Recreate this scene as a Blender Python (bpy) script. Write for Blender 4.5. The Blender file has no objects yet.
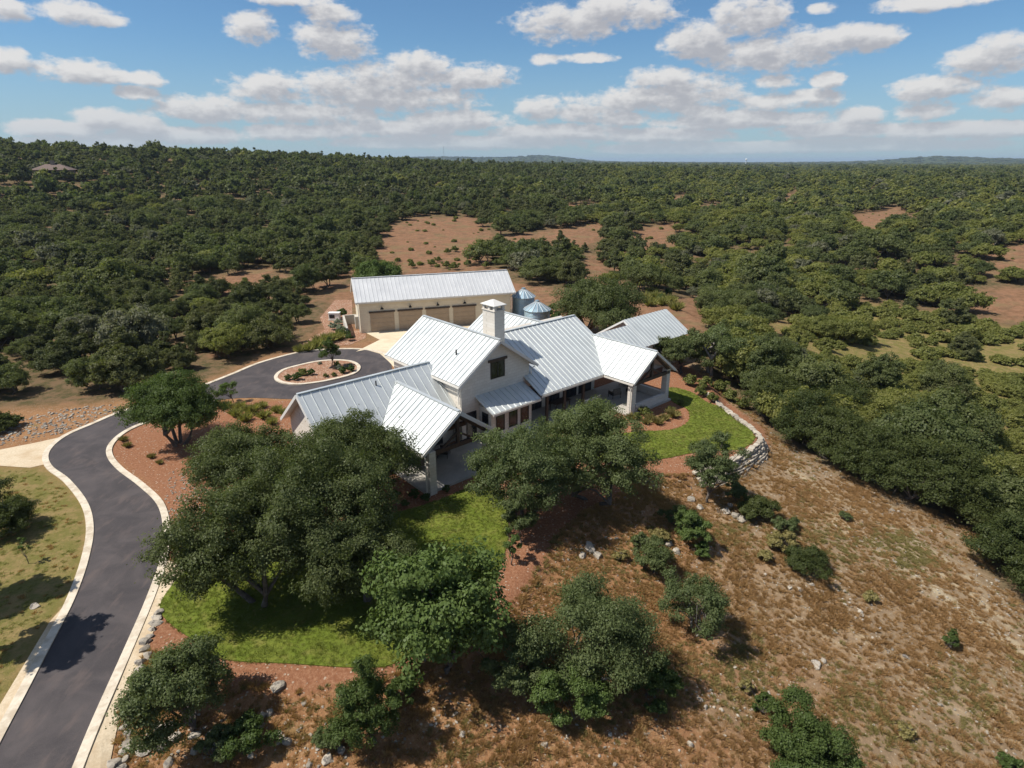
import bpy, bmesh, math, random
import numpy as np
from math import sin, cos, tan, atan, atan2, radians, degrees, hypot, pi, sqrt
from mathutils import Vector

# ------------------------------------------------------------------ camera, sky, sun, exposure
S = bpy.context.scene
COL = S.collection
F_PX, HOR, CZ = 605.0, 162.0, 20.0
PITCH = atan((384 - HOR) / F_PX)
cam_d = bpy.data.cameras.new('camera'); cam = bpy.data.objects.new('camera', cam_d); COL.objects.link(cam)
cam.location = (0, 0, CZ); cam.rotation_euler = (pi / 2 - PITCH, 0, 0)
cam_d.sensor_fit = 'HORIZONTAL'; cam_d.sensor_width = 36.0; cam_d.lens = 36.0 * F_PX / 1024
cam_d.clip_start = 0.1; cam_d.clip_end = 40000
S.camera = cam

SUN_EL, SUN_TRAVEL = 56.0, 12.0          # elevation; direction the shadows fall, degrees from +X
sd = bpy.data.lights.new('sun', 'SUN'); sun = bpy.data.objects.new('sun', sd); COL.objects.link(sun)
sd.energy = 4.8; sd.angle = radians(0.53); sd.color = (1.0, 0.955, 0.88)
tv = Vector((cos(radians(SUN_EL)) * cos(radians(SUN_TRAVEL)), cos(radians(SUN_EL)) * sin(radians(SUN_TRAVEL)), -sin(radians(SUN_EL))))
sun.rotation_euler = tv.to_track_quat('-Z', 'Y').to_euler(); sun.location = (-60, 0, 80)

vs = S.view_settings
S.display_settings.display_device = 'sRGB'
vs.view_transform = 'Standard'; vs.look = 'None'; vs.gamma = 1.0; vs.use_curve_mapping = False
vs.exposure = 0.30
S.cycles.max_bounces = 5; S.cycles.diffuse_bounces = 2; S.cycles.glossy_bounces = 2
S.cycles.transmission_bounces = 2; S.cycles.volume_bounces = 0; S.cycles.transparent_max_bounces = 4
S.cycles.sample_clamp_indirect = 4.0

SKY_K = 0.080
wd = bpy.data.worlds.new('World'); S.world = wd; wd.use_nodes = True
wd.cycles.sampling_method = 'MANUAL'; wd.cycles.sample_map_resolution = 512


class NT:
    """small helper to write node trees as expressions"""
    def __init__(s, tree): s.t = tree
    def n(s, typ, **kw):
        nd = s.t.nodes.new(typ)
        for k, v in kw.items():
            if k[0] == '_': setattr(nd, k[1:], v)
        return nd
    def setin(s, nd, key, v):
        if v is None: return
        sk = nd.inputs[key]
        if hasattr(v, 'is_output') or isinstance(v, bpy.types.NodeSocket): s.t.links.new(v, sk)
        else: sk.default_value = v
    def m(s, op, a, b=None, c=None, clamp=False):
        nd = s.t.nodes.new('ShaderNodeMath'); nd.operation = op; nd.use_clamp = clamp
        s.setin(nd, 0, a); s.setin(nd, 1, b); s.setin(nd, 2, c)
        return nd.outputs[0]
    def vm(s, op, a, b=None, scale=None):
        nd = s.t.nodes.new('ShaderNodeVectorMath'); nd.operation = op
        s.setin(nd, 0, a); s.setin(nd, 1, b)
        if scale is not None: s.setin(nd, 3, scale)
        return nd.outputs[1] if op in ('LENGTH', 'DOT_PRODUCT') else nd.outputs[0]
    def sm(s, v, a, b, lo=0.0, hi=1.0):
        nd = s.t.nodes.new('ShaderNodeMapRange'); nd.interpolation_type = 'SMOOTHSTEP'
        s.setin(nd, 0, v); s.setin(nd, 1, a); s.setin(nd, 2, b); s.setin(nd, 3, lo); s.setin(nd, 4, hi)
        return nd.outputs[0]
    def lin(s, v, a, b, lo=0.0, hi=1.0):
        nd = s.t.nodes.new('ShaderNodeMapRange')
        s.setin(nd, 0, v); s.setin(nd, 1, a); s.setin(nd, 2, b); s.setin(nd, 3, lo); s.setin(nd, 4, hi)
        return nd.outputs[0]
    def noise(s, vec, scale, detail=3.0, rough=0.55, dist=0.0):
        nd = s.t.nodes.new('ShaderNodeTexNoise')
        s.setin(nd, 'Vector', vec); nd.inputs['Scale'].default_value = scale
        nd.inputs['Detail'].default_value = detail; nd.inputs['Roughness'].default_value = rough
        nd.inputs['Distortion'].default_value = dist
        return nd.outputs[0]
    def voro(s, vec, scale, feature='F1', out=0):
        nd = s.t.nodes.new('ShaderNodeTexVoronoi'); nd.feature = feature
        s.setin(nd, 'Vector', vec); nd.inputs['Scale'].default_value = scale
        return nd.outputs[out]
    def mix(s, f, a, b, mode='MIX'):
        nd = s.t.nodes.new('ShaderNodeMix'); nd.data_type = 'RGBA'; nd.blend_type = mode
        s.setin(nd, 0, f); s.setin(nd, 6, c4(a)); s.setin(nd, 7, c4(b))
        return nd.outputs[2]
    def comb(s, x, y, z):
        nd = s.t.nodes.new('ShaderNodeCombineXYZ'); s.setin(nd, 0, x); s.setin(nd, 1, y); s.setin(nd, 2, z)
        return nd.outputs[0]
    def sep(s, v):
        nd = s.t.nodes.new('ShaderNodeSeparateXYZ'); s.setin(nd, 0, v)
        return nd.outputs[0], nd.outputs[1], nd.outputs[2]


def c4(c):
    if isinstance(c, (tuple, list)) and len(c) == 3: return (*c, 1.0)
    return c


# clouds: cumulus heaps placed by bearing and elevation (degrees) in the sky, edges broken by noise
CLOUDS = []      # (px, py, half width, half height) on the photographed sky, turned into bearings
for c in [(8, 8, 26, 14), (75, 12, 40, 13), (105, 20, 22, 7), (6, 60, 26, 12), (70, 70, 46, 13), (108, 76, 26, 7), (148, 79, 20, 8), (137, 93, 22, 8),
          (252, 28, 27, 16), (290, -2, 48, 8), (335, 42, 42, 18), (330, 12, 28, 10), (100, 118, 28, 12), (60, 128, 46, 8), (140, 124, 24, 9),
          (268, 88, 42, 15), (210, 108, 60, 13), (328, 88, 30, 18), (395, 78, 60, 16), (420, 66, 34, 15), (470, 76, 46, 13), (390, 98, 90, 14), (300, 112, 90, 10),
          (455, 120, 52, 10), (395, 128, 60, 8), (538, 108, 22, 12), (570, 22, 52, 20), (605, 10, 38, 16), (650, 14, 32, 14), (586, 58, 30, 5), (545, 60, 15, 6),
          (585, 112, 28, 10), (640, 100, 70, 14), (665, 80, 34, 14), (700, 42, 36, 22), (750, 18, 36, 26), (775, 52, 80, 20), (830, 40, 52, 15), (870, 38, 32, 14), (690, 92, 60, 18),
          (775, 82, 24, 8), (828, 80, 16, 8), (790, 100, 56, 10), (824, 8, 16, 6), (930, 2, 60, 9), (1000, 58, 60, 16), (1010, 42, 30, 12), (935, 88, 46, 12), (920, 90, 26, 14),
          (1000, 98, 36, 12), (925, 108, 30, 10), (860, 114, 24, 10), (740, 120, 90, 9), (560, 132, 70, 8), (830, 130, 60, 7), (960, 130, 80, 8), (180, 135, 60, 8), (300, 132, 50, 7), (660, 135, 60, 7),
          (460, 142, 110, 6), (850, 145, 120, 6), (700, 148, 100, 5), (100, 142, 60, 6), (620, 118, 30, 8), (700, 110, 24, 7)]:
    CLOUDS.append(c)


def px_dir(x, y):
    a, b = (x - 512) / F_PX, (y - 384) / F_PX
    return a, cos(PITCH) - sin(PITCH) * b, -(sin(PITCH) + cos(PITCH) * b)


def az_el(x, y):
    dx, dy, dz = px_dir(x, y)
    return degrees(atan2(dx, dy)), degrees(atan2(dz, hypot(dx, dy)))


def cloud_group():
    g = bpy.data.node_groups.new('cloud_field', 'ShaderNodeTree')
    g.interface.new_socket('Vector', in_out='INPUT', socket_type='NodeSocketVector')
    g.interface.new_socket('Field', in_out='OUTPUT', socket_type='NodeSocketFloat')
    t = NT(g)
    gi = g.nodes.new('NodeGroupInput'); go = g.nodes.new('NodeGroupOutput')
    v = gi.outputs[0]
    acc = None
    for (x, y, hw, hh) in CLOUDS:
        a, e = az_el(x, y); a2, _ = az_el(x + hw, y); _, e2 = az_el(x, y - hh)
        rw, rh = abs(a2 - a), abs(e2 - e)
        d = t.vm('MULTIPLY', t.vm('SUBTRACT', v, (a, e, 0)), (1 / rw, 1 / rh, 0))
        f = t.m('SUBTRACT', 1.0, t.vm('DOT_PRODUCT', d, d))
        acc = f if acc is None else t.m('SMOOTH_MAX', acc, f, 0.35)
    # high elevation and behind the viewer: free clouds from noise
    x_, y_, z_ = t.sep(v)
    far = t.m('SUBTRACT', t.noise(t.vm('MULTIPLY', v, (0.035, 0.07, 1)), 1.0, 2.0, 0.5), 0.56)
    far = t.m('MULTIPLY', far, 7.0)
    outw = t.m('MAXIMUM', t.sm(y_, 12.5, 16.0), t.sm(t.m('ABSOLUTE', x_), 41.0, 46.0))
    far = t.m('ADD', far, t.m('MULTIPLY', t.m('SUBTRACT', outw, 1.0), 6.0))
    acc = t.m('MAXIMUM', acc, far)
    # puffy break-up, finer towards the horizon
    n1 = t.noise(t.vm('MULTIPLY', v, (0.34, 0.62, 1)), 1.0, 8.0, 0.60)
    n2 = t.noise(t.vm('MULTIPLY', v, (1.1, 1.9, 1)), 1.0, 4.0, 0.6)
    acc = t.m('MAXIMUM', acc, -1.6)
    acc = t.m('ADD', acc, t.m('MULTIPLY', t.sm(y_, 0.6, 5.0, 1.0, 0.0), 0.70))
    r = t.m('ADD', acc, t.m('MULTIPLY', t.m('SUBTRACT', n1, 0.52), 3.4))
    r = t.m('ADD', r, t.m('MULTIPLY', t.m('SUBTRACT', n2, 0.5), 2.1))
    g.links.new(r, go.inputs[0])
    return g


def build_world():
    t = NT(wd.node_tree); wd.node_tree.nodes.clear()
    sky = t.n('ShaderNodeTexSky'); sky.sky_type = 'NISHITA'; sky.sun_disc = False
    sky.sun_elevation = radians(SUN_EL); sky.sun_rotation = atan2(-tv.x, -tv.y)
    sky.altitude = 400; sky.air_density = 1.0; sky.dust_density = 0.3; sky.ozone_density = 2.0
    tc = t.n('ShaderNodeTexCoord'); d = tc.outputs['Generated']
    x, y, z = t.sep(d)
    az = t.m('MULTIPLY', t.m('ARCTAN2', x, y), 180 / pi)
    el = t.m('MULTIPLY', t.m('ARCSINE', z), 180 / pi)
    v = t.comb(az, el, 0.0)
    G = cloud_group()
    def fld(vec):
        nd = t.n('ShaderNodeGroup'); nd.node_tree = G; t.setin(nd, 0, vec); return nd.outputs[0]
    f0 = fld(v); f1 = fld(t.vm('ADD', v, (-0.45, 0.85, 0)))
    mask = t.sm(f0, -0.60, 0.60)
    mask = t.m('MULTIPLY', mask, t.sm(el, 0.0, 2.6, 0.45, 0.93))
    # light tops, grey bases: how much cloud lies between here and the light
    shade = t.sm(t.m('SUBTRACT', f1, t.m('MULTIPLY', f0, 0.25)), -0.9, 1.05)
    ccol = t.mix(shade, (8.0, 7.8, 7.6), (4.5, 4.5, 4.8))
    ccol = t.mix(t.sm(el, 0.0, 6.0, 0.60, 0.0), ccol, (5.0, 5.4, 6.0))
    skyc = t.mix(1.0, sky.outputs[0], (0.66, 0.90, 1.06), 'MULTIPLY')
    skyc = t.mix(t.sm(el, -1.0, 10.0, 0.6, 0.0), skyc, (3.5, 4.6, 5.9))
    col = t.mix(mask, skyc, ccol)
    bg = t.n('ShaderNodeBackground'); t.setin(bg, 0, col); bg.inputs[1].default_value = SKY_K
    out = t.n('ShaderNodeOutputWorld'); wd.node_tree.links.new(bg.outputs[0], out.inputs[0])


build_world()

# ------------------------------------------------------------------ helpers
RNG = np.random.default_rng(7)


def ray(x, y):
    return np.array(px_dir(x, y))


def flat(x, y, z=0.0):
    r = ray(x, y); k = (z - CZ) / r[2]
    return np.array([r[0] * k, r[1] * k])


def tag(o, label=None, cat=None, group=None, kind=None):
    if label: o['label'] = label
    if cat: o['category'] = cat
    if group: o['group'] = group
    if kind: o['kind'] = kind
    return o


ORIG = {}


def empty(name, loc, label, cat, group=None):
    o = bpy.data.objects.new(name, None); COL.objects.link(o); o.location = loc
    ORIG[o.name] = Vector(loc)
    return tag(o, label, cat, group)


def link_mesh(name, me, parent=None, loc=None):
    o = bpy.data.objects.new(name, me); COL.objects.link(o)
    if parent: o.parent = parent; ORIG[o.name] = ORIG.get(parent.name, Vector((0, 0, 0)))
    if loc is not None: o.location = loc
    return o


def np_mesh(name, V, faces_flat, nper, mats, smooth=False, matidx=None):
    me = bpy.data.meshes.new(name)
    V = np.asarray(V, np.float32); F = np.asarray(faces_flat, np.int32).ravel(); nf = len(F) // nper
    me.vertices.add(len(V)); me.vertices.foreach_set('co', V.ravel())
    me.loops.add(len(F)); me.loops.foreach_set('vertex_index', F)
    me.polygons.add(nf); me.polygons.foreach_set('loop_start', np.arange(0, len(F), nper, dtype=np.int32))
    try: me.polygons.foreach_set('loop_total', np.full(nf, nper, np.int32))
    except Exception: pass
    if matidx is not None: me.polygons.foreach_set('material_index', np.asarray(matidx, np.int32))
    if smooth: me.polygons.foreach_set('use_smooth', np.ones(nf, bool))
    me.update(calc_edges=True)
    for m in (mats if isinstance(mats, (list, tuple)) else [mats]): me.materials.append(m)
    return me


class MB:
    """collects convex pieces and builds them as ONE mesh object"""
    def __init__(s): s.v = []; s.f = []
    def add(s, V, F):
        b = len(s.v); s.v += [tuple(map(float, p)) for p in V]; s.f += [tuple(b + i for i in f) for f in F]; return s
    def hexa(s, P):      # 8 points: bottom ring 0-3, top ring 4-7
        return s.add(P, [(3, 2, 1, 0), (4, 5, 6, 7), (0, 1, 5, 4), (1, 2, 6, 5), (2, 3, 7, 6), (3, 0, 4, 7)])
    def box(s, fr, u0, u1, w0, w1, z0, z1):
        return s.hexa([fr(u0, w0, z0), fr(u1, w0, z0), fr(u1, w1, z0), fr(u0, w1, z0), fr(u0, w0, z1), fr(u1, w0, z1), fr(u1, w1, z1), fr(u0, w1, z1)])
    def beam(s, a, b, wd_, ht, up=(0, 0, 1)):
        a = Vector(a); b = Vector(b); d = (b - a).normalized(); up = Vector(up)
        sx = d.cross(up).normalized() * wd_ / 2; sy = sx.cross(d).normalized() * ht / 2
        return s.hexa([a - sx - sy, a + sx - sy, b + sx - sy, b - sx - sy, a - sx + sy, a + sx + sy, b + sx + sy, b - sx + sy])
    def prism(s, P, off):   # polygon P extruded by vector off
        n = len(P); off = Vector(off); A = [Vector(p) for p in P]; B = [p + off for p in A]
        return s.add(A + B, [tuple(range(n))[::-1], tuple(range(n, 2 * n))] + [(i, (i + 1) % n, n + (i + 1) % n, n + i) for i in range(n)])
    def tube(s, pts, rad, sides=8, cap=True):
        pts = [Vector(p) for p in pts]; rings = []
        if not hasattr(rad, '__len__'): rad = [rad] * len(pts)
        V = []
        for i, p in enumerate(pts):
            d = (pts[min(i + 1, len(pts) - 1)] - pts[max(i - 1, 0)]).normalized()
            a = d.cross(Vector((0.31, 0.17, 0.93)) if abs(d.z) < .9 else Vector((1, 0, 0))).normalized(); b = d.cross(a)
            for k in range(sides):
                an = 2 * pi * k / sides; V.append(p + (a * cos(an) + b * sin(an)) * rad[i])
        F = []
        for i in range(len(pts) - 1):
            for k in range(sides):
                k2 = (k + 1) % sides; F.append((i * sides + k, i * sides + k2, (i + 1) * sides + k2, (i + 1) * sides + k))
        if cap: F.append(tuple(range(sides))[::-1]); F.append(tuple((len(pts) - 1) * sides + k for k in range(sides)))
        return s.add(V, F)
    def build(s, name, mat, parent=None, smooth=False, bevel=0):
        o0 = ORIG.get(parent.name, Vector((0, 0, 0))) if parent else Vector((0, 0, 0))
        me = bpy.data.meshes.new(name)
        me.from_pydata([(x - o0.x, y - o0.y, z - o0.z) for x, y, z in s.v], [], s.f)
        bm = bmesh.new(); bm.from_mesh(me); bmesh.ops.recalc_face_normals(bm, faces=bm.faces)
        bm.to_mesh(me); bm.free()
        me.materials.append(mat)
        if smooth: me.polygons.foreach_set('use_smooth', [True] * len(me.polygons))
        o = link_mesh(name, me, parent)
        if bevel:
            bv = o.modifiers.new('bevel', 'BEVEL'); bv.width = bevel; bv.segments = 1; bv.limit_method = 'ANGLE'
        return o


# ------------------------------------------------------------------ materials
MATS = {}


def mat(name, fn=None, base=(0.5, 0.5, 0.5), rough=0.8, metal=0.0, spec=0.3):
    m = bpy.data.materials.new(name); m.use_nodes = True
    nt = m.node_tree; t = NT(nt); b = nt.nodes['Principled BSDF']
    b.inputs['Base Color'].default_value = c4(base); b.inputs['Roughness'].default_value = rough
    b.inputs['Metallic'].default_value = metal; b.inputs['Specular IOR Level'].default_value = spec
    if fn: fn(t, b, nt)
    MATS[name] = m
    return m


def objco(t): return t.n('ShaderNodeTexCoord').outputs['Object']


def wpos(t): return t.n('ShaderNodeNewGeometry').outputs['Position']


def bump(t, b, h, strength=0.5, dist=0.05):
    nd = t.n('ShaderNodeBump'); nd.inputs['Strength'].default_value = strength; nd.inputs['Distance'].default_value = dist
    t.setin(nd, 'Height', h); t.setin(b, 'Normal', nd.outputs[0])


def speck(c1, c2, sc, rough=0.85, bmp=0.0, c3=None, sc2=0.6):
    def fn(t, b, nt):
        p = wpos(t); n = t.noise(p, sc, 5, 0.65)
        col = t.mix(t.sm(n, 0.3, 0.7), c1, c2)
        if c3: col = t.mix(t.sm(t.noise(p, sc2, 4, 0.6), 0.42, 0.68), col, c3)
        t.setin(b, 'Base Color', col)
        if bmp: bump(t, b, n, bmp, 0.04)
    return fn


def metal_fn(base, var):
    def fn(t, b, nt):
        p = wpos(t); n = t.noise(t.vm('MULTIPLY', p, (1.0, 1.0, 0.3)), 0.7, 5, 0.6); n2 = t.noise(p, 14.0, 2, 0.5)
        k = t.m('ADD', t.m('MULTIPLY', t.m('SUBTRACT', n, 0.5), var), t.m('MULTIPLY', t.m('SUBTRACT', n2, 0.5), var * 0.4))
        col = t.mix(1.0, base, t.comb(t.m('ADD', 1.0, k), t.m('ADD', 1.0, k), t.m('ADD', 1.0, k)), 'MULTIPLY')
        t.setin(b, 'Base Color', col)
        t.setin(b, 'Roughness', t.lin(n, 0.3, 0.7, 0.36, 0.52))
    return fn


mat('metal_roof', metal_fn((0.60, 0.62, 0.605), 0.24), metal=0.45, spec=0.4)
mat('garage_metal', metal_fn((0.62, 0.62, 0.61), 0.18), metal=0.25, spec=0.4)
mat('fascia', base=(0.62, 0.60, 0.56), rough=0.6)
mat('silo_metal', metal_fn((0.33, 0.44, 0.50), 0.5), metal=0.55)


def stone_fn(c1, c2, c3):
    def fn(t, b, nt):
        p = wpos(t); x, y, z = t.sep(p)
        h = t.m('ADD', t.m('MULTIPLY', x, 0.95), t.m('MULTIPLY', y, 0.62))
        br = t.n('ShaderNodeTexBrick'); t.setin(br, 'Vector', t.comb(h, z, 0.0))
        br.inputs['Scale'].default_value = 1.0; br.inputs['Brick Width'].default_value = 0.52; br.inputs['Row Height'].default_value = 0.24
        br.inputs['Mortar Size'].default_value = 0.012; br.inputs['Color1'].default_value = c4(c1); br.inputs['Color2'].default_value = c4(c2); br.inputs['Mortar'].default_value = c4(c3)
        col = t.mix(t.sm(t.noise(p, 1.3, 4, 0.6), 0.35, 0.75, 0.0, 0.35), br.outputs[0], c3)
        t.setin(b, 'Base Color', col)
        bump(t, b, t.m('ADD', br.outputs['Fac'], t.noise(p, 20, 3)), -0.3, 0.02)
    return fn


mat('limestone_wall', stone_fn((0.62, 0.565, 0.49), (0.68, 0.63, 0.555), (0.53, 0.48, 0.41)), rough=0.9)
mat('white_stone', stone_fn((0.62, 0.57, 0.50), (0.68, 0.63, 0.56), (0.52, 0.47, 0.40)), rough=0.9)
mat('garage_wall', stone_fn((0.66, 0.57, 0.42), (0.70, 0.62, 0.47), (0.60, 0.51, 0.38)), rough=0.9)
mat('dark_wood', speck((0.055, 0.038, 0.028), (0.09, 0.062, 0.045), 6.0), rough=0.7)
mat('bronze_frame', base=(0.03, 0.026, 0.022), rough=0.45)


def glass_fn(t, b, nt):
    p = wpos(t); t.setin(b, 'Base Color', t.mix(t.sm(t.noise(p, 1.1, 2), 0.4, 0.65), (0.012, 0.014, 0.018), (0.05, 0.05, 0.055)))
mat('dark_glass', glass_fn, rough=0.12, spec=0.45)
mat('tan_door', speck((0.36, 0.265, 0.175), (0.40, 0.30, 0.205), 2.0), rough=0.6)
mat('black_iron', base=(0.02, 0.02, 0.02), rough=0.5)
mat('gutter_paint', base=(0.66, 0.62, 0.55), rough=0.45)
mat('patio_concrete', speck((0.42, 0.39, 0.34), (0.50, 0.46, 0.40), 2.5, c3=(0.38, 0.35, 0.30)), rough=0.9)
mat('apron_concrete', speck((0.60, 0.50, 0.35), (0.67, 0.57, 0.41), 1.2, c3=(0.54, 0.44, 0.30), sc2=0.35), rough=0.9)
mat('kerb_concrete', speck((0.56, 0.48, 0.37), (0.66, 0.58, 0.46), 5.0, c3=(0.45, 0.37, 0.27), sc2=1.4), rough=0.9)
mat('tan_gravel', speck((0.50, 0.40, 0.27), (0.62, 0.51, 0.36), 9.0, c3=(0.46, 0.34, 0.21), sc2=0.5, bmp=0.4), rough=0.95)
mat('cushion', speck((0.10, 0.09, 0.08), (0.16, 0.14, 0.12), 8.0), rough=0.9)
mat('pale_paint', base=(0.75, 0.74, 0.70), rough=0.5)
mat('brown_tile', speck((0.13, 0.09, 0.075), (0.18, 0.13, 0.105), 3.0), rough=0.85)
mat('tan_stucco', speck((0.24, 0.19, 0.15), (0.29, 0.23, 0.18), 1.0), rough=0.9)
mat('steel_lattice', base=(0.35, 0.35, 0.36), rough=0.5)


def asphalt_fn(t, b, nt):
    p = wpos(t)
    n = t.noise(p, 0.45, 5, 0.6, 0.6); g = t.noise(p, 30, 3, 0.7); s = t.noise(t.vm('MULTIPLY', p, (1.0, 0.35, 1)), 1.6, 4, 0.6)
    col = t.mix(t.sm(n, 0.35, 0.7), (0.047, 0.041, 0.042), (0.083, 0.070, 0.068))
    col = t.mix(t.sm(s, 0.50, 0.72, 0, 0.6), col, (0.115, 0.088, 0.078))
    col = t.mix(t.sm(g, 0.45, 0.75, 0, 0.35), col, (0.12, 0.105, 0.10))
    t.setin(b, 'Base Color', col); bump(t, b, g, 0.35, 0.01)
mat('asphalt', asphalt_fn, rough=0.88)


def lawn_fn(t, b, nt):
    p = wpos(t); a = t.noise(p, 0.5, 4, 0.6); g = t.noise(p, 22, 3, 0.7); st = t.noise(t.vm('MULTIPLY', p, (0.5, 3.2, 1)), 1.0, 2, 0.5)
    col = t.mix(t.sm(a, 0.38, 0.62), (0.130, 0.165, 0.022), (0.170, 0.192, 0.032))
    col = t.mix(t.sm(st, 0.45, 0.65, 0, 0.4), col, (0.095, 0.122, 0.020))
    col = t.mix(t.sm(g, 0.4, 0.75, 0, 0.6), col, (0.055, 0.095, 0.014))
    col = t.mix(t.sm(t.noise(p, 1.1, 4), 0.52, 0.70, 0, 0.6), col, (0.20, 0.18, 0.05))
    t.setin(b, 'Base Color', col); bump(t, b, g, 0.8, 0.04)
mat('lawn_grass', lawn_fn, rough=0.95, spec=0.1)


def mulch_fn(t, b, nt):
    p = wpos(t); g = t.voro(p, 11.0, 'F1', 0); cc = t.voro(p, 11.0, 'F1', 1); n = t.noise(p, 0.7, 4, 0.6)
    r, g_, b_ = t.sep(cc)
    col = t.mix(r, (0.20, 0.105, 0.062), (0.36, 0.205, 0.130))
    col = t.mix(t.sm(g_, 0.80, 0.95), col, (0.48, 0.37, 0.28))
    col = t.mix(t.sm(n, 0.4, 0.7, 0, 0.5), col, (0.27, 0.125, 0.07))
    t.setin(b, 'Base Color', col); bump(t, b, g, -0.8, 0.05)
mat('red_mulch', mulch_fn, rough=0.95, spec=0.1)


def rock_fn(t, b, nt):
    p = wpos(t); oi = t.n('ShaderNodeObjectInfo').outputs['Random']; isl = t.n('ShaderNodeNewGeometry').outputs['Random Per Island']
    n = t.noise(p, 4.5, 5, 0.7); k = t.m('FRACT', t.m('ADD', oi, isl))
    col = t.mix(k, (0.26, 0.225, 0.18), (0.42, 0.37, 0.30))
    col = t.mix(t.sm(n, 0.5, 0.62), col, (0.15, 0.135, 0.12))
    t.setin(b, 'Base Color', col); bump(t, b, n, 0.6, 0.05)
mat('limestone_rock', rock_fn, rough=0.95, spec=0.15)


def wall_rock_fn(t, b, nt):
    p = wpos(t); k = t.n('ShaderNodeNewGeometry').outputs['Random Per Island']
    n = t.noise(p, 6, 4, 0.7)
    col = t.mix(k, (0.28, 0.24, 0.19), (0.50, 0.44, 0.35))
    col = t.mix(t.sm(n, 0.58, 0.68), col, (0.25, 0.21, 0.17))
    t.setin(b, 'Base Color', col); bump(t, b, n, 0.5, 0.04)
mat('stacked_limestone', wall_rock_fn, rough=0.95, spec=0.15)


def leaf_mat(name, ca, cb, cc, trans=0.35):
    """ca-cb: tree to tree; cc: leaf to leaf"""
    m = bpy.data.materials.new(name); m.use_nodes = True; nt = m.node_tree; nt.nodes.clear(); t = NT(nt)
    oi = t.n('ShaderNodeObjectInfo').outputs['Random']; g = t.n('ShaderNodeNewGeometry')
    isl = g.outputs['Random Per Island']; p = g.outputs['Position']
    col = t.mix(oi, ca, cb)
    col = t.mix(t.m('MULTIPLY', t.m('POWER', isl, 1.6), 0.75), col, cc)
    col = t.mix(t.sm(t.noise(p, 0.9, 2), 0.35, 0.7, 0.0, 0.45), col, t.mix(0.5, ca, cc))
    d = t.n('ShaderNodeBsdfDiffuse'); t.setin(d, 0, col)
    tr = t.n('ShaderNodeBsdfTranslucent'); t.setin(tr, 0, t.mix(1.0, col, (1.25, 1.35, 0.7), 'MULTIPLY'))
    gl = t.n('ShaderNodeBsdfGlossy'); gl.inputs[0].default_value = (0.6, 0.6, 0.6, 1); gl.inputs['Roughness'].default_value = 0.45
    mx = t.n('ShaderNodeMixShader'); mx.inputs[0].default_value = trans
    nt.links.new(d.outputs[0], mx.inputs[1]); nt.links.new(tr.outputs[0], mx.inputs[2])
    m2 = t.n('ShaderNodeMixShader'); m2.inputs[0].default_value = 0.012
    nt.links.new(mx.outputs[0], m2.inputs[1]); nt.links.new(gl.outputs[0], m2.inputs[2])
    o = t.n('ShaderNodeOutputMaterial'); nt.links.new(m2.outputs[0], o.inputs[0])
    MATS[name] = m
    return m


leaf_mat('oak_leaf', (0.066, 0.086, 0.030), (0.084, 0.104, 0.034), (0.155, 0.172, 0.070), .38)
leaf_mat('grey_leaf', (0.080, 0.108, 0.040), (0.104, 0.130, 0.046), (0.170, 0.195, 0.082), .38)
leaf_mat('juniper_leaf', (0.044, 0.062, 0.020), (0.076, 0.090, 0.026), (0.110, 0.124, 0.040))
leaf_mat('bright_leaf', (0.080, 0.125, 0.030), (0.098, 0.138, 0.036), (0.150, 0.200, 0.066))
leaf_mat('dense_green_leaf', (0.054, 0.088, 0.022), (0.070, 0.102, 0.028), (0.115, 0.150, 0.045))
leaf_mat('olive_leaf', (0.100, 0.120, 0.030), (0.140, 0.150, 0.036), (0.185, 0.190, 0.060))
leaf_mat('wood_juniper_leaf', (0.066, 0.080, 0.030), (0.128, 0.130, 0.050), (0.140, 0.148, 0.062), .42)
leaf_mat('wood_oak_leaf', (0.076, 0.100, 0.034), (0.145, 0.158, 0.052), (0.165, 0.180, 0.078), .42)
leaf_mat('wood_olive_leaf', (0.140, 0.160, 0.042), (0.215, 0.215, 0.056), (0.250, 0.245, 0.085), .45)
leaf_mat('wood_grey_leaf', (0.115, 0.120, 0.070), (0.170, 0.170, 0.105), (0.230, 0.225, 0.150), .42)
leaf_mat('yellow_grass', (0.20, 0.21, 0.055), (0.25, 0.24, 0.07), (0.34, 0.31, 0.12), 0.3)
leaf_mat('silver_leaf', (0.17, 0.20, 0.14), (0.22, 0.24, 0.18), (0.30, 0.32, 0.25))
leaf_mat('straw', (0.34, 0.195, 0.085), (0.41, 0.245, 0.11), (0.48, 0.315, 0.165), 0.35)
leaf_mat('straw_green', (0.19, 0.17, 0.055), (0.23, 0.20, 0.065), (0.33, 0.26, 0.12), 0.25)
leaf_mat('turf_blade', (0.165, 0.200, 0.032), (0.190, 0.215, 0.042), (0.190, 0.205, 0.050), 0.3)
mat('bark', speck((0.075, 0.06, 0.05), (0.15, 0.125, 0.105), 5.0, bmp=0.5), rough=0.95)
mat('grey_bark', speck((0.16, 0.14, 0.12), (0.26, 0.235, 0.21), 5.0, bmp=0.5), rough=0.95)

# ------------------------------------------------------------------ the lie of the land
PAD = np.array([flat(*p) for p in [(-60, 900), (75, 800), (110, 690), (150, 640), (215, 672), (360, 676), (430, 655), (490, 615), (530, 565), (590, 508), (650, 476), (700, 470),
                                    (722, 464), (738, 457.5), (752, 449), (759, 440), (752, 430.5), (736, 419), (718, 405), (708, 380), (720, 330), (640, 290), (520, 262), (350, 256), (300, 290), (200, 340), (0, 380)]] + [(-140, 60), (-140, 5)])


def smooth(x, a, b):
    t = np.clip((x - a) / (b - a), 0, 1); return t * t * (3 - 2 * t)


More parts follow.
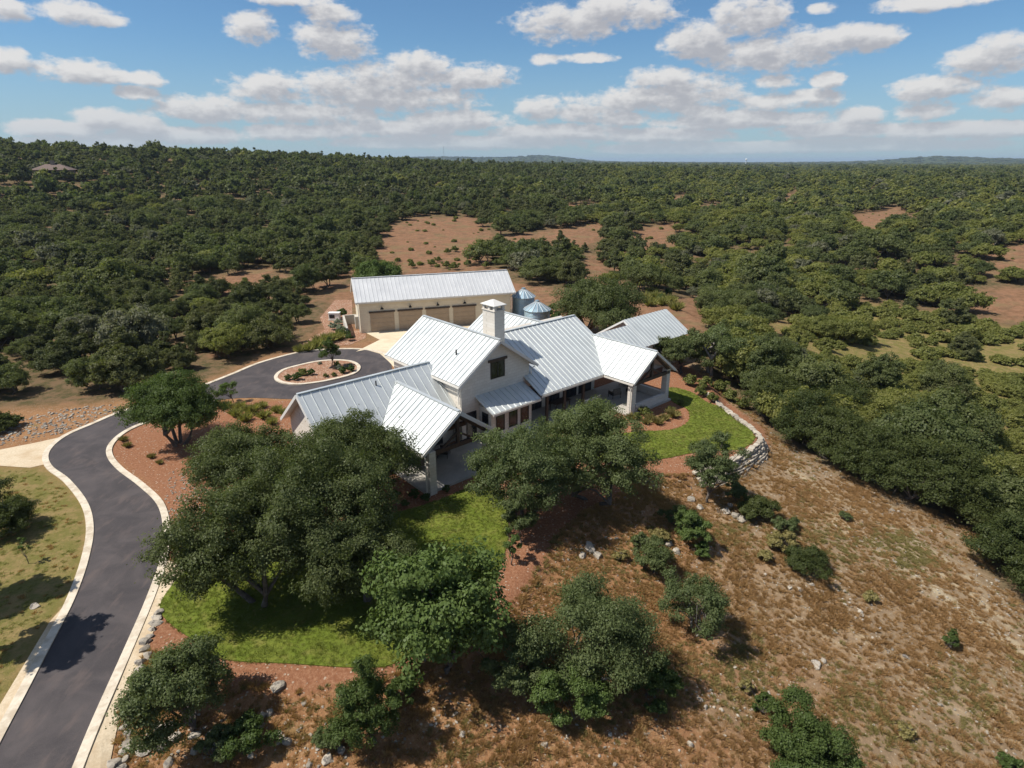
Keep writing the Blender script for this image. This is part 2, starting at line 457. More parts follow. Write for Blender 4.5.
def poly_sd(P, X, Y):
    """signed distance (negative inside), nearest outward direction"""
    X = np.asarray(X, float); Y = np.asarray(Y, float)
    best = np.full(X.shape, 1e18); nx = np.zeros(X.shape); ny = np.zeros(X.shape); ins = np.zeros(X.shape, bool)
    n = len(P)
    for i in range(n):
        ax, ay = P[i]; bx, by = P[(i + 1) % n]; ex, ey = bx - ax, by - ay
        t = np.clip(((X - ax) * ex + (Y - ay) * ey) / (ex * ex + ey * ey + 1e-12), 0, 1)
        dx, dy = X - ax - t * ex, Y - ay - t * ey; d2 = dx * dx + dy * dy
        m = d2 < best; best = np.where(m, d2, best); nx = np.where(m, dx, nx); ny = np.where(m, dy, ny)
        c = ((ay > Y) != (by > Y)) & (X < (bx - ax) * (Y - ay) / (by - ay + 1e-18) + ax); ins ^= c
    d = np.sqrt(best)
    return np.where(ins, -d, d), nx / (d + 1e-9), ny / (d + 1e-9)


def inside(P, X, Y): return poly_sd(P, X, Y)[0] < 0


def lumps(X, Y, s, seed):
    r = np.random.default_rng(seed); z = 0
    for i in range(5):
        a = r.uniform(0, 2 * pi); k = (0.6 + r.uniform(0, 1.2)) / s; z = z + np.sin((X * cos(a) + Y * sin(a)) * k * 2 * pi + r.uniform(0, 6.3))
    return z / 5


def far_h(X, Y):
    R = np.hypot(X, Y)
    z = (9.5 - 4.5 * smooth(np.arctan2(X, Y), 0.05, 0.4)) * smooth(R, 110, 620) + 3.4 * lumps(X, Y, 260, 3) * smooth(R, 150, 400)
    z = z + 22.0 * np.exp(-(((X + 300) / 190) ** 2 + ((Y - 330) / 150) ** 2)) * smooth(R, 90, 260)
    z = z + 7.0 * np.exp(-(((X + 60) / 170) ** 2 + ((Y - 520) / 160) ** 2))
    az = np.degrees(np.arctan2(X, Y))
    z = z + smooth(R, 3600, 5200) * (1 - smooth(R, 7600, 9500)) * (40 * np.exp(-((az + 6) / 9) ** 2) + 34 * np.exp(-((az - 3) / 3.2) ** 2) + 34 * np.exp(-((az + 17) / 4) ** 2)
                                                               + 26 * np.exp(-((az - 36) / 7) ** 2) + 18 * np.exp(-((az - 33) / 2.5) ** 2) + 6)
    return z


GN_, GS = 480, 0.5          # near grid: x -120..120, y 0..240
_gx = np.arange(-120, 120.01, GS); _gy = np.arange(-10, 230.01, GS)
_X, _Y = np.meshgrid(_gx, _gy)


def _near():
    d, nx, ny = poly_sd(PAD, _X, _Y)
    d = np.maximum(d, 0)
    fall = np.clip(nx * 0.86 - ny * 0.50 + 0.12, 0, 1) ** 0.7
    z = -9.5 * np.tanh(d * 0.19 / 9.5 * 1.2) * fall
    k = 9
    for _ in range(2):
        zp = np.pad(z, k, mode='edge'); cs = np.cumsum(np.cumsum(np.pad(zp, ((1, 0), (1, 0))), 0), 1); w = 2 * k + 1
        z = (cs[w:, w:] - cs[:-w, w:] - cs[w:, :-w] + cs[:-w, :-w]) / w ** 2
    # the bank below the stacked wall
    z = z * smooth(-np.minimum(poly_sd(PAD, _X, _Y)[0], 0) * 0 + d, -0.01, 1.2)
    wall = np.array([flat(720, 404), flat(745, 425), flat(757, 437), flat(748, 448), flat(728, 461)])
    dw = np.full(z.shape, 1e9)
    for i in range(len(wall) - 1):
        a, b = wall[i], wall[i + 1]; e = b - a
        t = np.clip(((_X - a[0]) * e[0] + (_Y - a[1]) * e[1]) / (e @ e), 0, 1)
        dw = np.minimum(dw, np.hypot(_X - a[0] - t * e[0], _Y - a[1] - t * e[1]))
    z = z - 0.55 * smooth(d, 0.0, 1.0) * (1 - smooth(dw, 1.5, 9))
    z = z + 0.16 * lumps(_X, _Y, 5, 11) * smooth(d, 0.5, 4) + 0.35 * lumps(_X, _Y, 17, 12) * smooth(d, 1, 10)
    R = np.hypot(_X, _Y)
    return z * (1 - smooth(R, 110, 220))


_NZ = _near()


def H(x, y):
    x = np.asarray(x, float); y = np.asarray(y, float)
    fx = np.clip((x + 120) / GS, 0, len(_gx) - 1.001); fy = np.clip((y + 10) / GS, 0, len(_gy) - 1.001)
    i = fx.astype(int); j = fy.astype(int); a = fx - i; b = fy - j
    z = _NZ[j, i] * (1 - a) * (1 - b) + _NZ[j, i + 1] * a * (1 - b) + _NZ[j + 1, i] * (1 - a) * b + _NZ[j + 1, i + 1] * a * b
    return z + far_h(x, y)


def Gp(x, y, off=0.0):
    """where the line of sight through a photo point meets the land"""
    r = ray(x, y); s = 5.0; st = 1.0; last = s
    while s < 9000:
        P = r * s
        if CZ + P[2] < H(P[0], P[1]) + off:
            if st < 0.02: break
            s = last; st *= 0.25
        else: last = s; s += st
    P = r * s
    return np.array([P[0], P[1], CZ + P[2]])


def world_poly(px): return np.array([Gp(*p)[:2] for p in px])


def spline(P, n=8, closed=False):
    P = [np.asarray(p, float) for p in P]; out = []; m = len(P)
    rng = range(m if closed else m - 1)
    for i in rng:
        g = (lambda k: P[k % m]) if closed else (lambda k: P[min(max(k, 0), m - 1)])
        p0, p1, p2, p3 = g(i - 1), g(i), g(i + 1), g(i + 2)
        for k in range(n):
            t = k / n; out.append(0.5 * ((2 * p1) + (-p0 + p2) * t + (2 * p0 - 5 * p1 + 4 * p2 - p3) * t * t + (-p0 + 3 * p1 - 3 * p2 + p3) * t ** 3))
    if not closed: out.append(P[-1])
    return np.array(out)


# --- ground polygons (photo points laid onto the land)
L_EDGE = [(-14, 775), (0, 745), (28, 692), (52, 645), (75, 600), (89, 560), (94, 528), (88, 503), (70, 480), (52, 466), (50, 452), (66, 437), (95, 424), (124, 412), (165, 401), (205, 386), (235, 374), (262, 363), (300, 353), (330, 350), (362, 350), (382, 354), (391, 361)]
R_EDGE = [(70, 775), (92, 722), (122, 655), (146, 600), (160, 560), (163, 530), (157, 505), (138, 486), (117, 470), (107, 457), (108, 446), (120, 434), (140, 424), (175, 412), (215, 401), (250, 398), (297, 399), (330, 393), (370, 380), (392, 370)]
ISLAND = [(276, 378), (283, 371), (300, 366), (320, 362), (340, 361), (353, 363), (359, 368), (354, 374), (338, 379), (318, 383), (298, 385), (282, 383)]
LAWN1 = [(160, 606), (172, 586), (188, 568), (215, 545), (260, 535), (330, 525), (400, 512), (440, 500), (470, 489), (500, 494), (508, 520), (506, 548), (492, 585), (460, 628), (400, 662), (360, 668), (290, 664), (225, 660), (200, 645), (168, 622)]
LAWN2 = [(668, 388), (690, 392), (712, 405), (735, 418), (751, 431), (754, 440), (738, 450), (700, 452), (650, 461), (610, 462), (575, 455), (560, 440), (600, 436), (640, 432), (672, 430), (688, 422), (688, 410), (672, 401)]
APRON = [(356, 352), (380, 340), (366, 333), (368, 331), (476, 324.5), (520, 320), (520, 345), (470, 360), (398, 372), (389, 362), (380, 354), (366, 350)]
YARD = [(107, 446), (125, 432), (160, 420), (215, 404), (297, 401), (330, 395), (372, 382), (398, 372), (470, 360), (560, 350), (620, 345), (660, 358), (690, 368), (715, 388), (735, 408), (765, 430), (768, 445), (735, 463), (700, 472), (650, 476), (590, 508), (560, 530), (530, 580), (490, 625), (430, 660), (370, 682), (300, 690), (215, 680), (150, 650), (140, 640), (166, 590), (170, 560), (171, 528), (164, 500), (146, 480), (124, 464), (114, 456)]
LEFTP = [(-200, 470), (40, 470), (66, 486), (84, 510), (86, 535), (82, 560), (66, 600), (30, 650), (-30, 760), (-300, 760)]
TANPATH = [(-120, 462), (0, 450), (40, 442), (62, 437), (50, 452), (48, 464), (30, 468), (0, 466), (-120, 480)]
STRIP = [(167, 565), (170, 585), (184, 572), (172, 590), (150, 640), (135, 670), (120, 705), (105, 775), (76, 775), (95, 722), (126, 655), (150, 602), (164, 560)]
CREAM_L = [(52, 645), (75, 600), (62, 612), (40, 640), (10, 690), (-20, 740), (-20, 780), (0, 745)]
MULCH_BACK = [(295, 350), (322, 348), (350, 345), (366, 338), (366, 332), (353, 330), (352, 300), (335, 300), (320, 318), (325, 330), (305, 342)]


def dist_line(P, X, Y):
    d = np.full(np.shape(X), 1e9)
    for i in range(len(P) - 1):
        a, b = P[i][:2], P[i + 1][:2]; e = b - a; t = np.clip(((X - a[0]) * e[0] + (Y - a[1]) * e[1]) / (e @ e + 1e-12), 0, 1)
        d = np.minimum(d, np.hypot(X - a[0] - t * e[0], Y - a[1] - t * e[1]))
    return d


W_YARD = world_poly(YARD); W_LEFT = world_poly(LEFTP)
# the edge of the woods as seen in the photo: nothing grows wild inside this line
CLEAR_PX = [(-330, 415), (0, 408), (100, 402), (125, 398), (205, 380), (256, 357), (300, 345), (322, 318), (330, 300), (346, 285), (420, 274), (520, 282), (560, 290), (640, 296), (700, 325), (700, 370), (745, 402), (778, 440), (860, 478), (978, 530), (1000, 585), (1100, 660), (1200, 1000), (-400, 1000)]
W_CLEAR = world_poly(CLEAR_PX)
OPEN_PX = [  # openings in the woods
    [(360, 272), (385, 226), (420, 216), (475, 218), (492, 232), (488, 262), (500, 284), (430, 276)],
    [(480, 236), (530, 234), (600, 222), (606, 244), (540, 252), (500, 250)], [(570, 268), (608, 244), (622, 284), (588, 295)],
    [(185, 282), (275, 266), (278, 294), (195, 296)],
    [(775, 206), (790, 188), (800, 210), (782, 216)], [(840, 218), (900, 204), (925, 226), (860, 236)],
    [(645, 300), (700, 298), (718, 315), (690, 330), (650, 318)], [(695, 205), (730, 203), (728, 216), (700, 218)],
    [(980, 250), (1060, 238), (1060, 272), (990, 276)], [(950, 292), (1080, 280), (1080, 324), (1000, 324)],
    [(0, 188), (40, 187), (42, 197), (0, 198)], [(66, 186), (100, 184), (102, 192), (68, 194)], [(620, 234), (665, 222), (700, 244), (640, 254)],
    [(310, 272), (345, 272), (345, 300), (318, 300)], [(745, 300), (800, 330), (812, 352), (770, 345), (730, 318)],
    [(845, 345), (905, 338), (912, 356), (850, 362)], [(660, 196), (690, 194), (695, 204), (665, 206)], [(560, 205), (600, 203), (602, 212), (560, 214)]]
W_OPEN = [world_poly(p) for p in OPEN_PX]
W_SCRUB = world_poly([(775, 318), (860, 300), (1040, 330), (1100, 420), (1060, 480), (960, 440), (880, 415), (820, 385), (785, 355)])


def build_ground():
    def axis(lo, hi, n0, n1, step, grow, end):
        a = list(np.arange(n0, n1 + 1e-6, step)); s = step; v = n1
        while v < end: s *= grow; v += s; a.append(v)
        s = step; v = n0; b = []
        while v > lo: s *= grow; v -= s; b.append(v)
        return np.array(b[::-1] + a)
    xs = axis(-12000, 0, -44, 44, 0.4, 1.06, 12000); ys = axis(-400, 0, 6, 92, 0.4, 1.05, 13000)
    X, Y = np.meshgrid(xs, ys); Z = H(X, Y)
    nx, ny = len(xs), len(ys)
    V = np.stack([X, Y, Z], -1).reshape(-1, 3)
    i = np.arange(nx - 1)[None, :] + np.arange(ny - 1)[:, None] * nx
    F = np.stack([i, i + 1, i + nx + 1, i + nx], -1).reshape(-1, 4)
    me = np_mesh('ground', V, F, 4, MATS['ground'], smooth=True)
    R = np.hypot(X, Y)
    yard = 1 - smooth(poly_sd(W_YARD, X, Y)[0], -0.1, 0.5)
    left = 1 - smooth(poly_sd(W_LEFT, X, Y)[0], -0.5, 1.5)
    wild = smooth(poly_sd(W_CLEAR, X, Y)[0], -2.0, 1.5)
    for P in W_OPEN: wild = wild * smooth(poly_sd(P, X, Y)[0] + 3 * lumps(X, Y, 9, 51) + 2 * lumps(X, Y, 4, 52), -2.5, 2.5)
    farg = smooth(R, 700, 1800)
    scr = (1 - smooth(poly_sd(W_SCRUB, X, Y)[0] + 3 * lumps(X, Y, 11, 55), -3, 4)); left = np.maximum(left, scr * .95); wild = wild * (1 - scr)
    tr = 0
    for l, w_ in (([(835, 520), (880, 552), (925, 583), (965, 612), (1030, 655)], .55), ([(900, 545), (950, 580), (1010, 625)], .3), ([(790, 470), (850, 505), (920, 545), (1000, 600)], .35)):
        tr = np.maximum(tr, np.exp(-(dist_line(spline([Gp(*q)[:2] for q in l], 6), X, Y) / w_) ** 2))
    ta = me.attributes.new('track', 'FLOAT', 'POINT'); ta.data.foreach_set('value', np.asarray(tr, np.float32).ravel())
    a = me.color_attributes.new('zone', 'FLOAT_COLOR', 'POINT')
    a.data.foreach_set('color', np.stack([yard, left, wild, farg], -1).reshape(-1).astype(np.float32))
    o = link_mesh('ground', me); tag(o, kind='structure')


def ground_fn(t, b, nt):
    p = wpos(t)
    at = t.n('ShaderNodeAttribute'); at.attribute_name = 'zone'
    yard, left, wild = t.sep(at.outputs['Color']); farg = at.outputs['Alpha']
    n1 = t.noise(p, 0.16, 5, 0.62); n2 = t.noise(p, 0.9, 6, 0.7); n3 = t.noise(p, 7.0, 5, 0.75); n4 = t.noise(t.vm('MULTIPLY', p, (26, 10, 10)), 1.0, 3, 0.7)
    px_, py_, pz_ = t.sep(p)
    east = t.sm(t.m('ADD', px_, t.m('MULTIPLY', t.m('SUBTRACT', n1, 0.5), 26.0)), 6.0, 17.0)
    dry = t.mix(t.sm(n2, 0.34, 0.66), t.mix(east, (0.32, 0.170, 0.080), (0.29, 0.205, 0.125)), t.mix(east, (0.26, 0.130, 0.062), (0.225, 0.160, 0.098)))
    dry = t.mix(t.sm(t.noise(p, 0.5, 5, 0.7), 0.56, 0.72, 0, 0.55), dry, (0.155, 0.145, 0.055))
    dry = t.mix(t.sm(n3, 0.48, 0.70, 0, 0.75), dry, (0.42, 0.29, 0.165))
    dry = t.mix(t.sm(n4, 0.52, 0.72, 0, 0.45), dry, (0.15, 0.095, 0.055))
    streak = t.noise(t.comb(t.m('ADD', t.m('MULTIPLY', px_, 0.22), t.m('MULTIPLY', py_, 0.17)), t.m('SUBTRACT', t.m('MULTIPLY', py_, 1.1), t.m('MULTIPLY', px_, -0.85)), 0.0), 0.55, 5, 0.65)
    dry = t.mix(t.m('MULTIPLY', t.sm(streak, 0.56, 0.68), t.m('MULTIPLY', east, 0.75)), dry, (0.44, 0.345, 0.22))
    peb = t.voro(p, 7.0, 'F1', 1); r_, g_, b_ = t.sep(peb); pd = t.voro(p, 7.0, 'F1', 0)
    pm = t.m('MULTIPLY', t.m('LESS_THAN', pd, 0.34), t.m('GREATER_THAN', t.m('ADD', r_, t.m('MULTIPLY', t.m('SUBTRACT', n2, 0.5), 1.3)), 0.80))
    dry = t.mix(t.m('MULTIPLY', pm, 0.9), dry, (0.44, 0.37, 0.28))
    lf = t.mix(t.sm(n2, 0.4, 0.62), (0.165, 0.150, 0.045), (0.27, 0.195, 0.085))
    lf = t.mix(t.sm(n3, 0.5, 0.7, 0, 0.7), lf, (0.085, 0.095, 0.025))
    red = t.mix(t.sm(n3, 0.4, 0.68), (0.24, 0.105, 0.055), (0.36, 0.19, 0.11))
    red = t.mix(t.m('MULTIPLY', pm, 0.8), red, (0.46, 0.36, 0.27))
    wl = t.mix(t.sm(n2, 0.42, 0.62), (0.165, 0.110, 0.062), (0.085, 0.075, 0.034))
    wl = t.mix(t.sm(n1, 0.56, 0.68, 0, 0.8), wl, (0.24, 0.13, 0.075))
    cov = t.mix(t.sm(t.noise(p, 0.03, 5, 0.7), 0.42, 0.6), (0.040, 0.055, 0.020), (0.075, 0.088, 0.028))
    opn = t.mix(t.sm(n2, 0.4, 0.65), (0.26, 0.142, 0.082), (0.185, 0.100, 0.055))
    opn = t.mix(t.sm(n1, 0.5, 0.62, 0, 0.7), opn, (0.19, 0.14, 0.07))
    opn = t.mix(t.sm(t.noise(p, 0.35, 6, 0.75), 0.50, 0.62, 0, 0.6), opn, (0.13, 0.085, 0.05))
    ta = t.n('ShaderNodeAttribute'); ta.attribute_name = 'track'
    dry = t.mix(t.m('MULTIPLY', t.m('MULTIPLY', ta.outputs['Fac'], t.sm(n2, 0.36, 0.56)), 0.9), dry, (0.50, 0.41, 0.27))
    dist = t.vm('LENGTH', p)
    col = t.mix(t.sm(dist, 60.0, 82.0), dry, opn)
    col = t.mix(left, col, lf); col = t.mix(yard, col, red); col = t.mix(wild, col, wl); col = t.mix(farg, col, cov)
    t.setin(b, 'Base Color', col)
    h = t.m('ADD', t.m('MULTIPLY', n3, 0.7), t.m('ADD', t.m('MULTIPLY', n4, 0.5), t.m('MULTIPLY', pm, 0.5)))
    bump(t, b, h, 0.9, 0.10)
mat('ground', ground_fn, rough=1.0, spec=0.05)
build_ground()


def drape(name, P, z, matname, thick=0.0, step=0.6, kind='structure', label=None, cat=None):
    """a sheet that follows the land inside the world polygon P"""
    P = np.asarray(P)[:, :2]
    bm = bmesh.new()
    vs_ = [bm.verts.new((x, y, 0)) for x, y in P]
    f = bm.faces.new(vs_)
    bmesh.ops.triangulate(bm, faces=[f])
    lo, hi = P.min(0), P.max(0)
    for ax in (0, 1):
        for c in np.arange(lo[ax] + step / 2, hi[ax], step):
            co = [0, 0, 0]; co[ax] = c; no = [0, 0, 0]; no[ax] = 1
            bmesh.ops.bisect_plane(bm, geom=bm.verts[:] + bm.edges[:] + bm.faces[:], plane_co=co, plane_no=no)
    for v in bm.verts: v.co.z = float(H(v.co.x, v.co.y)) + z
    bmesh.ops.recalc_face_normals(bm, faces=bm.faces)
    if bm.faces and sum(fc.normal.z for fc in bm.faces) < 0: bmesh.ops.reverse_faces(bm, faces=bm.faces[:])
    if thick:
        ed = [e for e in bm.edges if e.is_boundary]
        r = bmesh.ops.extrude_edge_only(bm, edges=ed)
        for v in [g for g in r['geom'] if isinstance(g, bmesh.types.BMVert)]: v.co.z -= thick
    me = bpy.data.meshes.new(name); bm.to_mesh(me); bm.free(); me.materials.append(MATS[matname])
    return tag(link_mesh(name, me), label, cat, None, kind)


def ribbon(name, pts, w, z, matname, closed=False, side=0.0, h=0.12):
    """kerb: a raised band along a line"""
    P = np.asarray(pts)[:, :2]; n = len(P); V = []; F = []
    for i in range(n):
        a = P[(i - 1) % n] if (closed or i > 0) else P[i]; b = P[(i + 1) % n] if (closed or i < n - 1) else P[i]
        d = (b - a) / (np.linalg.norm(b - a) + 1e-9); nn = np.array([-d[1], d[0]])
        for k, (s, zz) in enumerate([(-.5, z - h), (-.5, z), (.5, z), (.5, z - h)]):
            q = P[i] + nn * (s + side) * w; V.append((q[0], q[1], float(H(P[i][0], P[i][1])) + zz))
    m = n if closed else n - 1
    for i in range(m):
        j = (i + 1) % n
        for k in range(3): F.append((i * 4 + k, j * 4 + k, j * 4 + k + 1, i * 4 + k + 1))
    me = bpy.data.meshes.new(name); me.from_pydata(V, [], F); me.materials.append(MATS[matname])
    bm = bmesh.new(); bm.from_mesh(me); bmesh.ops.recalc_face_normals(bm, faces=bm.faces)
    if sum(f.normal.z for f in bm.faces) < 0: bmesh.ops.reverse_faces(bm, faces=bm.faces[:])
    bm.to_mesh(me); bm.free()
    return tag(link_mesh(name, me), kind='structure')


LE = spline([Gp(*p)[:2] for p in L_EDGE], 6); RE = spline([Gp(*p)[:2] for p in R_EDGE], 6)
ISL = spline([Gp(*p)[:2] for p in ISLAND], 5, True)
drape('driveway', np.vstack([LE, RE[::-1]]), 0.03, 'asphalt', 0.1)
drape('concrete_apron', world_poly(APRON), 0.05, 'apron_concrete', 0.1)
drape('planting_bed', ISL, 0.10, 'red_mulch', 0.1)
drape('planting_bed', world_poly(MULCH_BACK), 0.028, 'red_mulch', 0.05)
ribbon('kerb', LE, 0.38, 0.075, 'kerb_concrete', side=0.5)
ribbon('kerb', RE[:-30], 0.38, 0.075, 'kerb_concrete', side=-0.5)
ribbon('kerb', ISL, 0.36, 0.14, 'kerb_concrete', closed=True)
drape('lawn', spline(world_poly(LAWN1), 4, True), 0.045, 'lawn_grass', 0.08)
drape('lawn', spline(world_poly(LAWN2), 4, True), 0.045, 'lawn_grass', 0.08)
drape('gravel_path', world_poly(TANPATH), 0.022, 'tan_gravel')
drape('gravel_strip', world_poly([(168, 560), (186, 570), (172, 592), (150, 640), (136, 672), (122, 706), (108, 775), (74, 775), (95, 724), (126, 657), (150, 602)]), 0.035, 'tan_gravel', 0.08)
drape('gravel_strip', world_poly([(84, 575), (66, 604), (50, 622), (26, 662), (-24, 745), (-30, 790), (-16, 772), (0, 742), (28, 690), (52, 642), (76, 597)]), 0.022, 'tan_gravel', 0.05)

# ------------------------------------------------------------------ the house
TH = radians(41.8)
Uv = Vector((cos(TH), sin(TH), 0)); Wv = Vector((sin(TH), -cos(TH), 0))


def hp(u, w, z): return Uv * u + Wv * w + Vector((0, 0, z))


def frame_pts(fr, L): return [fr(*p) for p in L]


def roof_panel(name, pts, slope, parent, matname='metal_roof', sp=0.52, thick=0.10, rib=0.055, first=0.0):
    """standing seam sheet: flat tray of real thickness with raised seams running down the slope"""
    P = [Vector(p) for p in pts]; n = Vector((0, 0, 0))
    for i in range(len(P)):
        a, b = P[i], P[(i + 1) % len(P)]; n += a.cross(b)
    n.normalize()
    if n.z < 0: n = -n
    sl = Vector(slope); sl = (sl - n * sl.dot(n)).normalized(); ac = n.cross(sl).normalized()
    mb = MB(); mb.prism(P, -n * thick)
    a_ = [p.dot(ac) for p in P]; c = min(a_) + sp * 0.5 + first
    while c < max(a_):
        xs = []
        for i in range(len(P)):
            p, q = P[i], P[(i + 1) % len(P)]; da, db = p.dot(ac) - c, q.dot(ac) - c
            if (da < 0) != (db < 0): xs.append(p.lerp(q, da / (da - db)))
        xs.sort(key=lambda v: v.dot(sl))
        for k in range(0, len(xs) - 1, 2):
            if (xs[k + 1] - xs[k]).length > 0.15:
                mb.beam(xs[k] + n * (rib / 2 - .004) + sl * .01, xs[k + 1] + n * (rib / 2 - .004) - sl * .01, 0.03, rib, n)
        c += sp
    return mb.build(name, MATS[matname], parent)


def gable_wall(name, ax, a0, a1, b0, b1, ze, zr, parent, fr=hp, m='limestone_wall', z0=-0.3):
    """walls with gables: runs along ax from a0 to a1, gable across b0..b1"""
    bm_ = (b0 + b1) / 2
    prof = [(b0, z0), (b1, z0), (b1, ze), (bm_, zr), (b0, ze)]
    if ax == 'u': P = [fr(a0, b, z) for b, z in prof]; off = fr(a1, 0, 0) - fr(a0, 0, 0)
    else: P = [fr(b, a0, z) for b, z in prof]; off = fr(0, a1, 0) - fr(0, a0, 0)
    return MB().prism(P, off).build(name, MATS[m], parent)


def opening(kind, parent, fr, face, pos, c, z0, width, height, out, mull=1, lintel=False, rails=0):
    """window or door on a wall lying in the plane face=pos; out = +1/-1 the way it looks"""
    def bx(mb, s0, s1, za, zb, d0, d1):
        q = sorted((pos + out * d0, pos + out * d1))
        if face == 'w': return mb.box(fr, s0, s1, q[0], q[1], za, zb)
        return mb.box(fr, q[0], q[1], s0, s1, za, zb)
    a, b = c - width / 2, c + width / 2; f = 0.07
    mb = MB(); bx(mb, a, a + f, z0, z0 + height, 0.002, 0.05); bx(mb, b - f, b, z0, z0 + height, 0.002, 0.05)
    bx(mb, a + f, b - f, z0 + height - f, z0 + height, 0.002, 0.05); bx(mb, a + f, b - f, z0, z0 + f, 0.002, 0.05)
    for k in range(mull):
        x = a + (k + 1) * width / (mull + 1); bx(mb, x - .035, x + .035, z0 + f, z0 + height - f, 0.002, 0.045)
    for k in range(rails):
        z = z0 + (k + 1) * height / (rails + 1); bx(mb, a + f, b - f, z - .02, z + .02, 0.012, 0.04)
    o = mb.build(kind, MATS['bronze_frame'], parent)
    bx(MB(), a + f, b - f, z0 + f, z0 + height - f, 0.004, 0.022).build('pane', MATS['dark_glass'], o)
    if lintel: bx(MB(), a - .22, b + .22, z0 + height + .003, z0 + height + .2, 0.002, 0.10).build('lintel', MATS['dark_wood'], o)
    elif kind == 'window': bx(MB(), a - .06, b + .06, z0 - .08, z0 - .003, 0.002, 0.09).build('sill', MATS['white_stone'], o)
    return o


def downspout(parent, pts, r=0.05): return MB().tube(pts, r, 6).build('downspout', MATS['gutter_paint'], parent)


def build_house():
    h = empty('ranch_house', hp(28, -35, 0), 'sprawling cream limestone house with crossing pale standing seam metal roofs and a square stone chimney', 'house')
    # walls
    gable_wall('wall', 'w', -42.3, -33.1, 24.62, 31.42, 5.22, 7.5, h)
    gable_wall('wall', 'u', 14.65, 24.55, -40.1, -34.15, 3.0, 5.5, h)
    gable_wall('wall', 'u', 31.5, 40.95, -43.3, -34.3, 4.35, 6.3, h)
    gable_wall('wall', 'w', -44.8, -38.0, 32.7, 41.6, 3.4, 6.3, h)
    MB().box(hp, 26.3, 30.45, -33.09, -31.75, -0.3, 2.78).build('wall', MATS['limestone_wall'], h)
    # roofs (two sheets to a gable)
    R = lambda pts, sl, **k: roof_panel('roof', frame_pts(hp, pts), sl, h, **k)
    dn_w = Wv; up_w = -Wv; dn_u = Uv; up_u = -Uv
    L = [(24.1, -42.75, 5), (28.0, -42.75, 7.7), (28.0, -32.6, 7.7), (24.1, -32.6, 5)]
    R(L, -Uv - Vector((0, 0, .69)))
    R([(31.9, -42.75, 5), (28.0, -42.75, 7.7), (28.0, -32.6, 7.7), (31.9, -32.6, 5)], Uv - Vector((0, 0, .69)))
    R([(14.1, -37, 5.7), (24.6, -37, 5.7), (24.6, -33.65, 2.95), (14.1, -33.65, 2.95)], Wv - Vector((0, 0, .82)), sp=0.62)
    R([(14.1, -37, 5.7), (24.6, -37, 5.7), (24.6, -40.4, 2.92), (14.1, -40.4, 2.92)], -Wv - Vector((0, 0, .82)), sp=0.62)
    e = .03
    R([(18.25, -28.65, 3 + e), (21.15, -28.65, 5.1 + e), (21.15, -36.24, 5.1 + e), (18.25, -33.68, 3 + e)], -Uv - Vector((0, 0, .724)))
    R([(24.05, -28.65, 3 + e), (21.15, -28.65, 5.1 + e), (21.15, -36.24, 5.1 + e), (24.05, -33.68, 3 + e)], Uv - Vector((0, 0, .724)))
    R([(30.85, -31.1, 3), (38.3, -31.1, 3), (41.4, -35.15, 5.215), (41.4, -37.5, 6.5), (29.8, -37.5, 6.5), (29.8, -33.16, 4.127), (30.85, -33.16, 4.127)], Wv - Vector((0, 0, .547)))
    R([(41.4, -43.9, 3), (41.4, -37.5, 6.5), (29.8, -37.5, 6.5), (29.8, -43.9, 3)], -Wv - Vector((0, 0, .547)))
    R([(38.25, -27.9, 3 + e), (41.2, -27.9, 5.15 + e), (41.2, -35.0, 5.15 + e), (38.25, -31.1, 3 + e)], -Uv - Vector((0, 0, .729)))
    R([(44.15, -27.9, 3 + e), (41.2, -27.9, 5.15 + e), (41.2, -35.0, 5.15 + e), (44.15, -34.2, 3 + e)][0:3] + [(44.15, -35.0, 3 + e)], Uv - Vector((0, 0, .729)))
    R([(25.9, -33.12, 3.65), (30.8, -33.12, 3.65), (30.8, -31.05, 2.8), (25.9, -31.05, 2.8)], Wv - Vector((0, 0, .41)))
    R([(37.3, -45.3, 6.5), (37.3, -37.5, 6.5), (32.0, -37.5, 3.05), (32.0, -45.3, 3.05)], -Uv - Vector((0, 0, .65)))
    R([(37.3, -45.3, 6.5), (37.3, -37.5, 6.5), (42.4, -37.5, 3.05), (42.4, -45.3, 3.05)], Uv - Vector((0, 0, .65)))
    # ridge caps
    mb = MB()
    for a, b in [((28.0, -42.7, 7.72), (28.0, -32.62, 7.72)), ((14.15, -37, 5.72), (24.55, -37, 5.72)), ((21.15, -28.7, 5.16), (21.15, -36.2, 5.16)),
                 ((29.9, -37.5, 6.53), (41.38, -37.5, 6.53)), ((41.2, -27.95, 5.21), (41.2, -35, 5.21)), ((37.3, -45.25, 6.53), (37.3, -37.6, 6.53))]:
        mb.beam(hp(*a), hp(*b), 0.24, 0.05)
    mb.build('ridge_cap', MATS['metal_roof'], h)
    # fascia boards along eaves and rakes
    mb = MB()
    for a, b in [((24.08, -42.7, 4.86), (24.08, -32.62, 4.86)), ((31.92, -42.7, 4.86), (31.92, -32.62, 4.86)), ((14.1, -33.62, 2.82), (18.2, -33.62, 2.82)),
                 ((18.22, -33.6, 2.88), (18.22, -28.66, 2.88)), ((24.08, -33.6, 2.88), (24.08, -28.66, 2.88)), ((30.9, -31.07, 2.86), (38.2, -31.07, 2.86)),
                 ((38.22, -31.0, 2.88), (38.22, -27.92, 2.88)), ((44.18, -34.9, 2.88), (44.18, -27.92, 2.88)), ((25.92, -31.02, 2.68), (30.78, -31.02, 2.68))]:
        mb.beam(hp(*a), hp(*b), 0.05, 0.16)
    mb.build('gutter', MATS['gutter_paint'], h)
